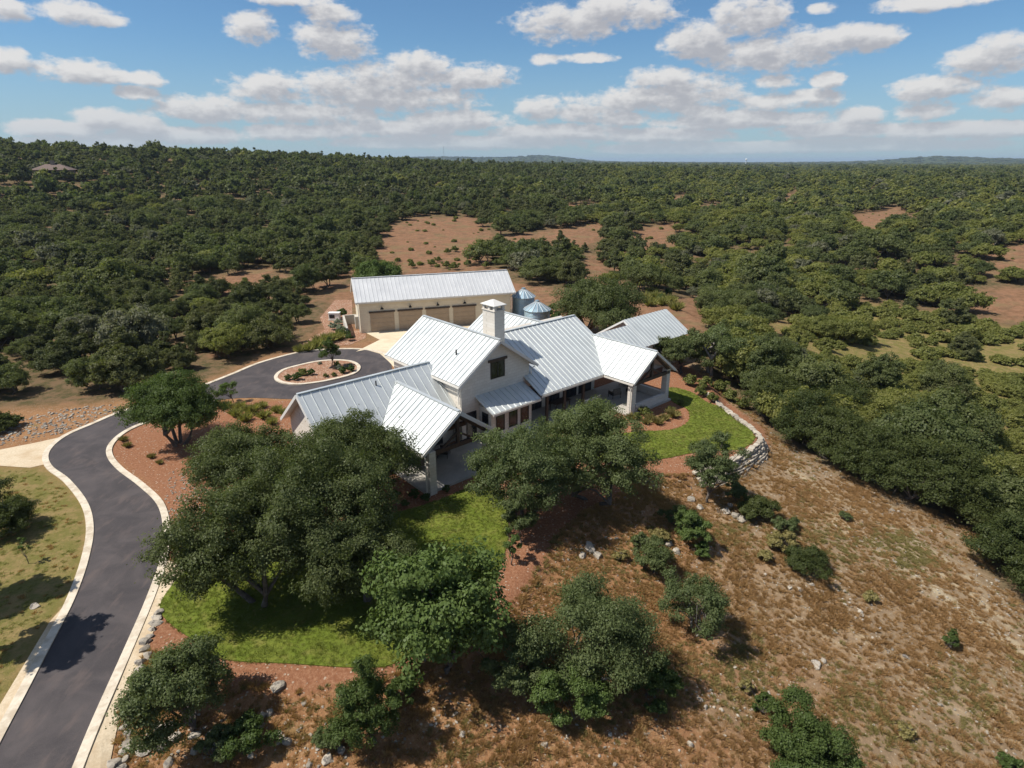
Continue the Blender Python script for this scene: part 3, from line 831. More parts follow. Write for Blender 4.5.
    def rake(a, b, c, up):
        mb = MB()
        mb.beam(hp(*a), hp(*b), 0.05, 0.2, up)
        if c: mb.beam(hp(*b), hp(*c), 0.05, 0.2, up)
        mb.build('rake_board', MATS['fascia'], h)
    for a, b, c in [((24.1, -32.57, 4.86), (28.0, -32.57, 7.56), (31.9, -32.57, 4.86)), ((18.25, -28.62, 2.9), (21.15, -28.62, 5.0), (24.05, -28.62, 2.9)),
                    ((38.25, -27.87, 2.9), (41.2, -27.87, 5.05), (44.15, -27.87, 2.9)), ((32.0, -45.33, 2.9), (37.3, -45.33, 6.36), (42.4, -45.33, 2.9)), ((24.1, -42.78, 4.86), (28.0, -42.78, 7.56), (31.9, -42.78, 4.86))]:
        rake(a, b, c, (0, 0, 1))
    rake((14.07, -33.65, 2.84), (14.07, -37, 5.58), (14.07, -40.4, 2.82), Wv)
    rake((41.43, -43.9, 2.9), (41.43, -37.5, 6.38), (41.43, -35.3, 5.17), Wv)
    # chimney
    ch = MB().box(hp, 30.2, 31.25, -37.35, -35.85, 4.5, 8.85).build('chimney', MATS['limestone_wall'], h)
    mb = MB().box(hp, 30.14, 31.31, -37.41, -35.79, 8.853, 8.93)
    for a in (30.2, 31.03):
        for b in (-37.35, -36.07): mb.box(hp, a, a + .22, b, b + .22, 8.933, 9.28)
    mb.box(hp, 30.2, 30.42, -36.7, -36.45, 8.933, 9.28)
    mb.build('flue_pier', MATS['white_stone'], ch)
    mb = MB(); c = [(30.08, -37.47), (31.37, -37.47), (31.37, -35.73), (30.08, -35.73)]
    mb.add([hp(a, b, 9.285) for a, b in c] + [hp(a, b, 9.34) for a, b in c] + [hp(30.55, -36.7, 9.68), hp(30.8, -36.7, 9.68), hp(30.8, -36.45, 9.68), hp(30.55, -36.45, 9.68)],
           [(3, 2, 1, 0)] + [(i, (i + 1) % 4, 4 + (i + 1) % 4, 4 + i) for i in range(4)] + [(4 + i, 4 + (i + 1) % 4, 8 + (i + 1) % 4, 8 + i) for i in range(4)] + [(8, 9, 10, 11)])
    mb.build('chimney_cap', MATS['fascia'], ch)
    MB().tube([hp(30.4, -36.8, 8.9), hp(30.4, -36.8, 9.3)], 0.1, 8).build('flue', MATS['black_iron'], ch)
    # vent pipe through the left slope
    MB().tube([hp(26.0, -35.4, 6.2), hp(26.0, -35.4, 6.72)], 0.06, 8).build('vent_pipe', MATS['black_iron'], h)
    MB().tube([hp(19.6, -36.35, 5.0), hp(19.6, -36.35, 5.5)], 0.05, 8).build('vent_pipe', MATS['black_iron'], h)
    # windows and doors
    opening('window', h, hp, 'w', -33.1, 28.12, 4.6, 1.4, 1.35, 1, 1, True)
    for c in (27.2, 28.5, 29.7): opening('window', h, hp, 'w', -31.75, c, 0.9, 0.85, 1.5, 1, 0)
    opening('window', h, hp, 'u', 26.3, -32.4, 0.9, 0.7, 1.5, -1, 0)
    opening('window', h, hp, 'w', -33.1, 25.5, 0.35, 0.95, 2.15, 1, 0)
    for c in (33.2, 35.4, 37.6, 39.6): opening('glazed_door', h, hp, 'w', -34.3, c, 0.17, 1.7, 2.25, 1, 1)
    for c in (16.2, 17.6): opening('window', h, hp, 'w', -34.15, c, 0.8, 0.9, 1.5, 1, 0)
    opening('glazed_door', h, hp, 'w', -34.15, 20.0, 0.17, 1.5, 2.3, 1, 1); opening('glazed_door', h, hp, 'w', -34.15, 22.6, 0.17, 1.9, 2.3, 1, 1)
    opening('window', h, hp, 'u', 14.65, -37.1, 0.9, 1.5, 1.5, -1, 1)
    opening('window', h, hp, 'u', 24.62, -40.8, 1.0, 0.9, 1.4, -1, 0)
    # patios and porches
    MB().box(hp, 18.5, 23.8, -34.14, -28.8, -0.4, 0.16).build('patio_slab', MATS['patio_concrete'], h)
    MB().box(hp, 30.5, 44.1, -34.29, -31.2, -0.4, 0.15).box(hp, 38.3, 44.1, -31.19, -28.0, -0.4, 0.15).build('patio_slab', MATS['patio_concrete'], h)
    MB().box(hp, 23.81, 30.4, -31.7, -30.2, -0.4, 0.10).box(hp, 23.81, 26.25, -33.09, -31.71, -0.4, 0.10).build('patio_slab', MATS['patio_concrete'], h)
    for a, b in [(18.65, -29.1), (23.25, -29.1)]: MB().box(hp, a, a + .5, b, b + .5, -0.3, 3.02).build('column', MATS['white_stone'], h)
    for a, b in [(38.6, -28.7), (43.4, -28.7), (43.4, -33.4)]: MB().box(hp, a, a + .5, b, b + .5, -0.3, 3.0).build('column', MATS['white_stone'], h)
    for a in (31.8, 33.8, 36.1): MB().box(hp, a, a + .2, -31.6, -31.4, 0.152, 2.86).build('post', MATS['dark_wood'], h)
    MB().box(hp, 39.2, 43.35, -28.5, -28.18, -0.3, 0.78).build('low_wall', MATS['white_stone'], h)
    MB().box(hp, 43.55, 43.85, -33.3, -28.8, -0.3, 0.78).build('low_wall', MATS['white_stone'], h)
    # porch trusses
    def truss(uc, w, ze, zr, hw):
        mb = MB()
        mb.beam(hp(uc - hw, w, ze), hp(uc + hw, w, ze), 0.2, 0.28); mb.beam(hp(uc, w, ze + .14), hp(uc, w, zr - .12), 0.2, 0.2, Uv)
        mb.beam(hp(uc - hw, w, ze + .16), hp(uc, w, zr - .15), 0.18, 0.2); mb.beam(hp(uc + hw, w, ze + .16), hp(uc, w, zr - .15), 0.18, 0.2)
        mb.beam(hp(uc - hw * .5, w, ze + .1), hp(uc, w, ze + .9), 0.13, 0.13); mb.beam(hp(uc + hw * .5, w, ze + .1), hp(uc, w, ze + .9), 0.13, 0.13)
        return mb.build('truss', MATS['dark_wood'], h)
    truss(21.15, -28.95, 2.72, 4.95, 2.5); truss(21.15, -31.4, 2.72, 4.95, 2.5)
    truss(41.2, -28.3, 2.72, 5.0, 2.6); truss(41.2, -31.0, 2.72, 5.0, 2.6)
    MB().beam(hp(31.0, -31.5, 2.82), hp(38.4, -31.5, 2.82), 0.18, 0.18).build('porch_beam', MATS['dark_wood'], h)
    mb = MB()
    for z in (0.95, 0.35): mb.beam(hp(36.4, -31.5, z), hp(38.5, -31.5, z), 0.06, 0.07)
    for k in range(14): mb.beam(hp(36.5 + k * .15, -31.5, 0.36), hp(36.5 + k * .15, -31.5, 0.94), 0.03, 0.03, Uv)
    mb.build('railing', MATS['pale_paint'], h)
    downspout(h, [hp(24.3, -33.4, 4.8), hp(24.5, -33.25, 4.5), hp(24.5, -33.25, 3.3)])
    downspout(h, [hp(18.35, -28.75, 2.9), hp(18.5, -28.8, 2.7), hp(18.5, -28.8, 0.05), hp(18.5, -28.5, 0.05)])
    downspout(h, [hp(38.4, -28.2, 2.9), hp(38.45, -28.3, 2.7), hp(38.45, -28.3, 0.05)])
    downspout(h, [hp(31.75, -32.8, 4.8), hp(31.55, -33.0, 4.55), hp(31.55, -33.0, 4.15)])
    return h


HOUSE = build_house()


def porch_furniture():
    def chair(u, w, rot, label, group=None):
        o = empty('lounge_chair', hp(u, w, 0.16), label, 'chair', group)
        c, s = cos(rot), sin(rot)
        fr = lambda a, b, z: hp(u + a * c - b * s, w + a * s + b * c, 0.16 + z)
        MB().box(fr, -.38, .38, -.38, .38, .30, .46).build('seat', MATS['cushion'], o, bevel=.03)
        MB().box(fr, -.38, .38, .26, .40, .47, .92).build('backrest', MATS['cushion'], o, bevel=.03)
        for q in (-.44, .38): MB().box(fr, q, q + .06, -.38, .4, .30, .62).build('armrest', MATS['bronze_frame'], o)
        for a in (-.41, .41):
            for b in (-.35, .35): MB().box(fr, a - .02, a + .02, b - .02, b + .02, 0, .29).build('leg', MATS['bronze_frame'], o)
        return o
    chair(20.2, -31.9, 0.4, 'dark lounge chair on the gabled left patio, nearer its left column')
    chair(22.4, -32.4, -0.7, 'dark lounge chair on the gabled left patio, nearer the house wall')
    chair(40.6, -31.6, 0.3, 'dark lounge chair under the right porch gable, nearer the left pillar')
    chair(42.4, -31.2, -0.5, 'dark lounge chair under the right porch gable, nearer the right pillar')
    t = empty('dining_table', hp(35.0, -33.0, 0.15), 'dark slatted dining table in the shade of the long porch', 'table')
    fr = lambda a, b, z: hp(35.0 + a, -33.0 + b, 0.15 + z)
    MB().box(fr, -.9, .9, -.45, .45, .70, .75).build('tabletop', MATS['dark_wood'], t)
    for a in (-.8, .8):
        for b in (-.36, .36): MB().box(fr, a - .04, a + .04, b - .04, b + .04, 0, .70).build('leg', MATS['dark_wood'], t)


porch_furniture()


def build_outbuilding():
    h = empty('guest_cottage', hp(51.5, -37, 0), 'small gabled outbuilding with a seamed metal roof standing behind the right porch', 'building')
    gable_wall('wall', 'u', 48.6, 55.1, -39.9, -34.1, 3.05, 4.8, h)
    sl = Wv - Vector((0, 0, .615))
    roof_panel('roof', frame_pts(hp, [(48.2, -36.95, 5.0), (55.5, -36.95, 5.0), (55.5, -33.7, 3.0), (48.2, -33.7, 3.0)]), sl, h)
    roof_panel('roof', frame_pts(hp, [(48.2, -36.95, 5.0), (55.5, -36.95, 5.0), (55.5, -40.4, 2.88), (48.2, -40.4, 2.88)]), -Wv - Vector((0, 0, .615)), h)
    roof_panel('roof', frame_pts(hp, [(44.4, -36.3, 4.6), (48.15, -36.3, 4.6), (48.15, -33.7, 3.0), (44.4, -33.7, 3.0)]), sl, h)
    roof_panel('roof', frame_pts(hp, [(43.1, -36.3, 4.6), (44.38, -36.3, 4.6), (44.38, -35.1, 3.86), (43.1, -35.1, 3.86)]), sl, h)
    for u in (48.17, 55.53):
        mb = MB(); mb.beam(hp(u, -33.7, 2.9), hp(u, -36.95, 4.9), 0.05, 0.18, Wv); mb.beam(hp(u, -36.95, 4.9), hp(u, -40.4, 2.78), 0.05, 0.18, Wv)
        mb.build('rake_board', MATS['pale_paint'], h)
    for u in (43.9, 46.0, 48.2): MB().box(hp, u - .1, u + .1, -36.3, -36.1, -0.2, 4.45).build('post', MATS['dark_wood'], h)
    for u in (44.8, 46.6): MB().box(hp, u - .1, u + .1, -34.1, -33.9, -0.2, 3.1).build('post', MATS['dark_wood'], h)
    opening('window', h, hp, 'w', -34.1, 50.5, 0.9, 1.2, 1.3, 1, 1); opening('window', h, hp, 'w', -34.1, 53.2, 0.9, 1.2, 1.3, 1, 1)


build_outbuilding()

# garage
GT = radians(18.24); GA = Vector((*flat(360, 333.5), 0)); GUv = Vector((cos(GT), sin(GT), 0)); GVv = Vector((-sin(GT), cos(GT), 0))


def gp(u, v, z): return GA + GUv * u + GVv * v + Vector((0, 0, z))


def build_garage():
    g = empty('long_garage', gp(10, 0, 0), 'long cream garage with four tan overhead doors under one pale metal roof', 'garage')
    gable_wall('wall', 'u', 0.15, 19.7, 0, 6.5, 3.95, 6.0, g, gp, 'garage_wall')
    roof_panel('roof', [gp(-.25, -.5, 3.98), gp(20.2, -.5, 3.98), gp(20.2, 3.25, 6.3), gp(-.25, 3.25, 6.3)], -GVv - Vector((0, 0, .62)), g, 'garage_metal', sp=0.5)
    roof_panel('roof', [gp(-.25, 7.0, 3.98), gp(20.2, 7.0, 3.98), gp(20.2, 3.25, 6.3), gp(-.25, 3.25, 6.3)], GVv - Vector((0, 0, .62)), g, 'garage_metal', sp=0.5)
    MB().beam(gp(-.25, 3.25, 6.33), gp(20.2, 3.25, 6.33), .26, .05).build('ridge_cap', MATS['garage_metal'], g)
    MB().beam(gp(-.25, -.54, 3.86), gp(20.2, -.54, 3.86), .06, .16).build('gutter', MATS['gutter_paint'], g)
    for u in (-.28, 20.23):
        mb = MB(); mb.beam(gp(u, -.5, 3.86), gp(u, 3.25, 6.18), .05, .2, GVv); mb.beam(gp(u, 3.25, 6.18), gp(u, 7.0, 3.86), .05, .2, GVv)
        mb.build('rake_board', MATS['fascia'], g)
    for u in (1.5, 5.0, 8.5, 12.0):
        fr = gp
        mb = MB()
        for k in range(4): mb.box(fr, u, u + 2.75, -.03, -.004, 0.03 + k * .6, 0.61 + k * .6)
        for k in range(4):
            for j in range(4): mb.box(fr, u + .12 + j * .66, u + .64 + j * .66, -.045, -.031, 0.12 + k * .6, 0.52 + k * .6)
        d = mb.build('garage_door', MATS['tan_door'], g)
        MB().box(fr, u - .22, u + 2.97, -.16, -.003, 2.47, 2.66).build('lintel', MATS['dark_wood'], d)
        for q in (u - .1, u + 2.753): MB().box(fr, q, q + .097, -.06, -.003, 0, 2.46).build('jamb', MATS['tan_door'], d)
        c = u + 1.37
        lam = MB().tube([gp(c, -.003, 3.25), gp(c, -.3, 3.32), gp(c, -.36, 3.2)], .025, 6).build('wall_lamp', MATS['black_iron'], g)
        MB().tube([gp(c, -.36, 3.2), gp(c, -.36, 3.12), gp(c, -.36, 3.0), gp(c, -.36, 2.94)], [.05, .10, .21, .22], 10).build('lamp_shade', MATS['black_iron'], lam)
    MB().box(gp, -0.3, 0.147, 2.2, 3.4, 0, 1.6).build('meter_cabinet', MATS['patio_concrete'], g)
    MB().tube([gp(-.2, -.45, 3.8), gp(.02, -.1, 3.5), gp(.02, -.1, 0.1)], .05, 6).build('downspout', MATS['gutter_paint'], g)
    MB().tube([gp(19.85, -.45, 3.8), gp(19.8, -.1, 3.5), gp(19.8, -.1, 0.1)], .05, 6).build('downspout', MATS['gutter_paint'], g)


build_garage()
tag(MB().box(gp, -1.7, -1.45, -1.6, 5.2, -.1, 1.25).box(gp, -1.44, 0.1, 5.0, 5.25, -.1, 1.25).build('garden_wall', MATS['patio_concrete']), 'low grey rendered wall at the left end of the long garage', 'wall')


def silo(x, y, r, ze, za, label):
    z0 = float(H(x, y)); s = empty('rain_tank', (x, y, z0), label, 'tank')
    mb = MB(); pts = []; rad = []
    k = 0; z = z0 - .1
    while z < z0 + ze:
        pts.append((x, y, z)); rad.append(r + (.02 if k % 2 else -.02)); z += .09; k += 1
    mb.tube(pts, rad, 32); mb.build('tank_wall', MATS['silo_metal'], s, smooth=False)
    mb = MB(); n = 16; V = []; F = []
    for i in range(n):
        a = 2 * pi * i / n; V += [(x + cos(a) * (r + .16), y + sin(a) * (r + .16), z0 + ze - .04), (x + cos(a) * .18, y + sin(a) * .18, z0 + za)]
    for i in range(n):
        j = (i + 1) % n; F.append((2 * i, 2 * j, 2 * j + 1, 2 * i + 1))
    V += [(x, y, z0 + za), (x, y, z0 + ze - .04)]
    for i in range(n):
        j = (i + 1) % n; F += [(2 * i + 1, 2 * j + 1, 2 * n), (2 * j, 2 * i, 2 * n + 1)]
    mb.add(V, F); rf = mb.build('conical_roof', MATS['silo_metal'], s)
    mb = MB()
    for i in range(n):
        a = 2 * pi * i / n; mb.beam((x + cos(a) * (r + .15), y + sin(a) * (r + .15), z0 + ze), (x + cos(a) * .18, y + sin(a) * .18, z0 + za + .03), .05, .07)
    mb.build('roof_rib', MATS['garage_metal'], rf)
    MB().tube([(x, y, z0 + za - .05), (x, y, z0 + za + .14), (x, y, z0 + za + .2)], [.28, .28, .06], 12).build('roof_cap', MATS['silo_metal'], s)


silo(1.55, 80.9, 1.5, 3.0, 3.95, 'galvanised rain tank touching the right end of the garage, farther of the two')
silo(3.15, 74.3, 1.6, 2.75, 3.7, 'galvanised rain tank with ribbed cone roof, nearer of the two, beside the big oak')


def utility_box():
    P = Gp(335, 320); x, y, z = P
    fr = lambda a, b, c: Vector((x + a, y + b, z + c))
    o = empty('generator', (x, y, z), 'small pale standby generator cabinet at the edge of the woods left of the garage', 'generator')
    MB().box(fr, -.7, .7, -.4, .4, .1, 1.0).build('cabinet', MATS['pale_paint'], o, bevel=.03)
    MB().box(fr, -.8, .8, -.5, .5, -.1, .097).build('base_slab', MATS['patio_concrete'], o)
    MB().box(fr, -.6, .1, -.42, -.402, .35, .8).build('louvre', MATS['black_iron'], o)
    MB().box(fr, -.76, .76, -.46, .46, 1.003, 1.06).build('lid', MATS['pale_paint'], o)


utility_box()


def far_house(px, py, w, d, ht, label, wallm, roofm, rot=0.0, hip=True, dz=0.0, dist=None):
    P = Gp(px, py); x, y = P[0], P[1]
    z = float(H(x, y)) + dz
    c, s = cos(rot), sin(rot)
    fr = lambda a, b, q: Vector((x + a * c - b * s, y + a * s + b * c, z + q))
    o = empty('hill_house', (x, y, z), label, 'house')
    MB().box(fr, -w / 2, w / 2, -d / 2, d / 2, -2, ht).build('wall', MATS[wallm], o)
    mb = MB(); e = .8; rl = (w - d) / 2 if hip else w / 2 + e; A = [(-w / 2 - e, -d / 2 - e), (w / 2 + e, -d / 2 - e), (w / 2 + e, d / 2 + e), (-w / 2 - e, d / 2 + e)]
    mb.add([fr(a, b, ht + .005) for a, b in A] + [fr(-rl, 0, ht + d * .3), fr(rl, 0, ht + d * .3)], [(3, 2, 1, 0), (0, 1, 5, 4), (2, 3, 4, 5), (1, 2, 5), (3, 0, 4)])
    r = mb.build('roof', MATS[roofm], o)
    MB().box(fr, -.6, .6, -.5, .5, ht, ht + d * .3 + 1.4).build('chimney', MATS[wallm], r)
    for k in range(int(w // 4)):
        a = -w / 2 + 2 + k * 4; MB().box(fr, a - .8, a + .8, -d / 2 - .08, -d / 2 - .01, 1, 2.6).build('window', MATS['dark_glass'], o)
    return o
# ------------------------------------------------------------------ vegetation makers
def leaf_quads(C, N, size, rng, asp=0.62):
    n = len(C); r = rng.normal(size=(n, 3)); N = N / (np.linalg.norm(N, axis=1, keepdims=True) + 1e-9)
    T = np.cross(N, r); T /= (np.linalg.norm(T, axis=1, keepdims=True) + 1e-9); B = np.cross(N, T)
    s = size * rng.uniform(0.6, 1.35, (n, 1))
    V = np.stack([C - T * s, C - B * s * asp, C + T * s, C + B * s * asp], 1).reshape(-1, 3)
    return V, np.arange(4 * n).reshape(-1, 4)


def crown_points(rng, R, zb, zt, K, n, kind, sep=.55):
    """clump centres inside an uneven crown and leaf points round them"""
    zc = zb + (zt - zb) * (0.42 if kind != 'juniper' else 0.36); ph = rng.uniform(0, 6.28, 4); am = rng.uniform(0.06, 0.2, 4)
    cc = []; cr = []
    tries = 0
    while len(cc) < K and tries < K * 60:
        tries += 1
        d = rng.normal(size=3); d /= np.linalg.norm(d)
        if d[2] < -0.75: continue
        az = atan2(d[1], d[0]); lob = 0.86 + sum(am[i] * cos((i + 1) * az + ph[i]) for i in range(4)) * 0.9
        q = rng.uniform(0.30, 0.88) ** 0.6 * lob
        rc = R * rng.uniform(0.20, 0.34) * (0.8 if kind == 'sparse' else 1.0)
        hz = (zt - zc) if d[2] > 0 else (zc - zb)
        taper = 1.0
        if kind == 'juniper': taper = 1.0 - 0.35 * max(0, d[2])
        p = np.array([d[0] * (R - rc * .6) * q * taper, d[1] * (R - rc * .6) * q * taper, zc + d[2] * max(hz - rc * .55, .1) * (q if d[2] > 0 else min(q, .9))])
        if any(np.linalg.norm(p - c) < sep * max(rc, r2) for c, r2 in zip(cc, cr)): continue
        cc.append(p); cr.append(rc)
    cc = np.array(cc); cr = np.array(cr); w = cr ** 2; w /= w.sum()
    idx = rng.choice(len(cc), n, p=w)
    m = 16 if kind != 'sparse' else 13
    sub = rng.normal(size=(len(cc), m, 3)); sub /= np.linalg.norm(sub, axis=2, keepdims=True); sub[:, :, 2] = np.abs(sub[:, :, 2]) * rng.choice([1, 1, -0.5], (len(cc), m))
    sub *= rng.uniform(0.45, 1.0, (len(cc), m, 1))
    si = rng.integers(0, m, n)
    sc = sub[idx, si] * cr[idx][:, None]
    g = rng.normal(size=(n, 3)); g /= np.linalg.norm(g, axis=1, keepdims=True); g *= rng.uniform(0.1, 1.0, (n, 1)) ** 0.5
    off = sc + g * cr[idx][:, None] * (0.38 if kind != 'sparse' else 0.50)
    off[:, 2] *= 0.74
    P = cc[idx] + off
    # a few stray twigs beyond the outline
    k = rng.random(n) < 0.06; P[k] += off[k] * rng.uniform(0.1, 0.5, (k.sum(), 1))
    P[:, 2] = np.maximum(P[:, 2], 0.05)
    N = off / (np.linalg.norm(off, axis=1, keepdims=True) + 1e-9) + rng.normal(size=(n, 3)) * 0.55 + np.array([0, 0, .35])
    return cc, cr, P, N


def limb_mesh(rng, cc, zb, R, tr, stems, lean=0.12, nl=12):
    mb = MB(); order = rng.permutation(len(cc))[:nl]
    fk = []
    for s in range(stems):
        a = rng.uniform(0, 6.28); sp = 0.12 * R if stems > 1 else 0
        base = Vector((cos(a) * sp * .5, sin(a) * sp * .5, -0.25)); top = Vector((cos(a) * sp * 2.2 + rng.normal() * lean, sin(a) * sp * 2.2 + rng.normal() * lean, max(zb * 1.05, .35)))
        mid = base.lerp(top, .5) + Vector((rng.normal() * .08, rng.normal() * .08, 0))
        k = 1 / sqrt(stems)
        mb.tube([base, base.lerp(mid, .3), mid, top], [tr * 1.5 * k, tr * 1.1 * k, tr * k, tr * .8 * k], 8); fk.append(top)
    for j, i in enumerate(order):
        f = fk[j % stems]; e = Vector(cc[i]); d = e - f
        m1 = f + d * .35 + Vector((rng.normal() * .1, rng.normal() * .1, abs(d.length) * .10)); m2 = f + d * .7 + Vector((rng.normal() * .15, rng.normal() * .15, abs(d.length) * .06))
        r0 = tr * rng.uniform(.35, .6)
        mb.tube([f - Vector((0, 0, .12)), m1, m2, e], [r0, r0 * .7, r0 * .45, r0 * .18], 6, cap=False)
        for q in range(2):
            t = m2 + Vector(rng.normal(size=3)) * R * .16; mb.tube([m1.lerp(m2, .6), t], [r0 * .35, r0 * .1], 4, cap=False)
    return mb


TREE_N = {}


def tree_data(kind, R, h, zb, K, n, leaf, leafm, seed, tr=0.16, stems=1, barkm='bark'):
    rng = np.random.default_rng(seed)
    cc, cr, P, N = crown_points(rng, R, zb, h, K, n, kind, .55 if kind != 'oak' or leafm in ('bright_leaf', 'dense_green_leaf') else .80)
    V, F = leaf_quads(P, N, leaf, rng, 0.62 if kind != 'juniper' else 0.42)
    crown = np_mesh('crown', V, F, 4, MATS[leafm])
    return crown, limb_mesh(rng, cc, zb, R, tr, stems), barkm


def place_tree(name, label, cat, xy, data, rot=0.0, group=None, z=None, sc=1.0):
    x, y = xy[0], xy[1]; z = float(H(x, y)) if z is None else z
    o = empty(name, (x, y, z), label, cat, group); o.rotation_euler = (0, 0, rot); o.scale = (sc,) * 3
    ORIG[o.name] = Vector((0, 0, 0))
    link_mesh('crown', data[0], o)
    data[1].build('trunk', MATS[data[2]], o, smooth=True)
    return o


def hero(name, label, cat, px, R, h, zb, K, n, leaf, leafm, seed, kind='oak', **k):
    return place_tree(name, label, cat, Gp(*px), tree_data(kind, R, h, zb, K, n, leaf, leafm, seed, **k))


# --- the trees one can tell apart
hero('oak_tree', 'broad dark live oak at the corner of the front lawn beside the curving driveway', 'tree', (262, 600), 4.1, 6.5, 1.1, 46, 90000, .052, 'oak_leaf', 1, tr=.2, stems=2)
hero('oak_tree', 'tallest dark live oak of the front lawn, in front of the left porch gable', 'tree', (330, 565), 4.8, 7.8, 1.2, 54, 110000, .052, 'oak_leaf', 2, tr=.24, stems=2)
hero('oak_tree', 'live oak between the driveway bend and the left gable end of the house', 'tree', (248, 512), 4.2, 6.0, 1.0, 44, 75000, .056, 'oak_leaf', 3, tr=.2, stems=2)
hero('oak_tree', 'live oak rising in front of the left wing roof, touching the white porch roof', 'tree', (352, 508), 4.2, 6.4, 1.0, 44, 75000, .056, 'oak_leaf', 4, tr=.22)
hero('oak_tree', 'low dark live oak between the front lawn oaks and the bright green tree', 'tree', (366, 606), 3.1, 5.0, 0.7, 38, 62000, .052, 'oak_leaf', 25, tr=.16, stems=2)
hero('oak_tree', 'leaning feathery live oak in front of the lean-to roof at the centre of the house', 'tree', (522, 524), 3.7, 6.9, .7, 46, 72000, .052, 'grey_leaf', 5, tr=.15, stems=2)
hero('oak_tree', 'rounded live oak in front of the long porch, right of the leaning one', 'tree', (594, 500), 4.2, 6.9, .3, 50, 85000, .055, 'grey_leaf', 6, tr=.18, stems=2)
hero('red_oak_tree', 'bright green big leaved tree at the lower end of the lawn', 'tree', (446, 670), 3.35, 6.8, 0.3, 52, 30000, .085, 'bright_leaf', 7, tr=.15)
hero('oak_tree', 'greyish spreading tree on the rocky slope below the lawn, centre foreground', 'tree', (592, 672), 3.4, 5.3, 0.3, 52, 60000, .046, 'grey_leaf', 8, kind='sparse', tr=.13, stems=3, barkm='grey_bark')
hero('oak_tree', 'small grey green tree with a bare pale branch on the dry slope', 'tree', (690, 632), 2.2, 3.6, 0.4, 28, 19000, .045, 'grey_leaf', 9, kind='sparse', tr=.08, stems=2, barkm='grey_bark')
hero('young_tree', 'upright young tree in front of the right lawn', 'tree', (707, 502), 2.2, 5.6, 0.8, 34, 24000, .05, 'grey_leaf', 10, kind='sparse', tr=.09)
hero('oak_tree', 'bushy tree standing beside the rock edge at the lower left, near the driveway', 'tree', (190, 724), 2.4, 4.2, 0.4, 38, 42000, .045, 'grey_leaf', 11, kind='sparse', tr=.12, stems=2)
hero('cedar_tree', 'thin pointed cedar on the mulch slope below the lawn', 'tree', (370, 744), 1.6, 4.4, 0.2, 34, 26000, .048, 'dense_green_leaf', 12, kind='juniper', tr=.09)
hero('cedar_tree', 'rounded dark green cedar with several trunks inside the driveway bend', 'tree', (179, 445), 3.9, 6.1, 1.2, 64, 90000, .06, 'dense_green_leaf', 113, kind='oak', tr=.26, stems=4)
hero('oak_tree', 'big dark spreading live oak behind the house, right of the two rain tanks', 'tree', (596, 338), 6.3, 7.8, .6, 60, 60000, .095, 'oak_leaf', 14, tr=.3, stems=2)
hero('oak_tree', 'half bare live oak with crooked limbs beyond the right porch', 'tree', (712, 375), 3.9, 5.2, 1.9, 20, 12000, .085, 'grey_leaf', 15, kind='sparse', tr=.26, stems=3, barkm='grey_bark')
hero('oak_tree', 'dark live oak at the head of the juniper row, right of the half bare tree', 'tree', (765, 388), 3.7, 5.8, 0.5, 44, 46000, .08, 'oak_leaf', 16, tr=.2)
hero('oak_tree', 'leafy tree overlapping the right end of the small outbuilding roof', 'tree', (684, 374), 3.2, 4.8, 0.6, 34, 30000, .075, 'oak_leaf', 17, kind='sparse', tr=.15, stems=2)
hero('oak_tree', 'pale green rounded tree directly behind the left half of the garage roof', 'tree', (383, 290), 4.5, 5.4, 0.4, 40, 30000, .11, 'bright_leaf', 18, tr=.2)
hero('sapling', 'slim sapling growing in the kerbed island of the loop drive', 'tree', (331, 368), 1.5, 4.0, .9, 20, 12000, .055, 'dense_green_leaf', 19, kind='juniper', tr=.05)
hero('sapling', 'thin pale sapling beside the drive at the left end of the house bed', 'tree', (231, 404), 1.35, 2.5, .6, 15, 4500, .045, 'bright_leaf', 20, kind='sparse', tr=.04)
hero('sapling', 'tiny newly planted sapling in the grass left of the driveway', 'tree', (28, 563), .42, 1.7, .5, 9, 900, .035, 'bright_leaf', 21, kind='sparse', tr=.02)
hero('sapling', 'little sapling on the red soil between the lawn and the grey spreading tree', 'tree', (512, 562), .75, 2.0, .5, 12, 4000, .04, 'bright_leaf', 22, kind='sparse', tr=.035)
hero('sapling', 'slender feathery tree below the leaning oak at the lawn edge', 'tree', (520, 545), 1.4, 3.8, .5, 22, 14000, .045, 'grey_leaf', 23, kind='sparse', tr=.06)
for i, (xy, R, h_) in enumerate([((-24.9, 20.4), 2.0, 9.8), ((-28.6, 23.4), 2.0, 8.8)]):
    place_tree('shade_tree', ['tall tree just outside the left edge whose shadow falls across the asphalt', 'tree just outside the left edge whose shadow falls on the rough grass'][i], 'tree', xy, tree_data('oak', R, h_, 4.8, 26, 26000, .08, 'oak_leaf', 24 + i * 4, tr=.2))
hero('oak_tree', 'loose green oak between the bright big leaved tree and the grey spreading tree', 'tree', (520, 690), 1.7, 2.9, .4, 24, 20000, .048, 'grey_leaf', 26, kind='sparse', tr=.08, stems=2)
hero('oak_tree', 'small loose oak uphill of the little tree with a bare pale branch', 'tree', (655, 575), 1.5, 2.4, .3, 22, 15000, .046, 'grey_leaf', 27, kind='sparse', tr=.07, stems=2)
for i, (px, R, h) in enumerate([((12, 532), 2.0, 2.5), ((-28, 518), 2.4, 3.0)]):
    hero('juniper_bush', ['dark juniper bush at the left edge, its right side in full sun', 'dark juniper bush cut by the left edge of the photo'][i], 'shrub', px, R, h, .1, 34, 34000, .055, 'juniper_leaf', 30 + i, kind='juniper')
hero('juniper_bush', 'low dark juniper beside the rubble strip at the far left', 'shrub', (5, 430), 1.9, 1.5, .05, 22, 8000, .10, 'juniper_leaf', 33, kind='juniper')

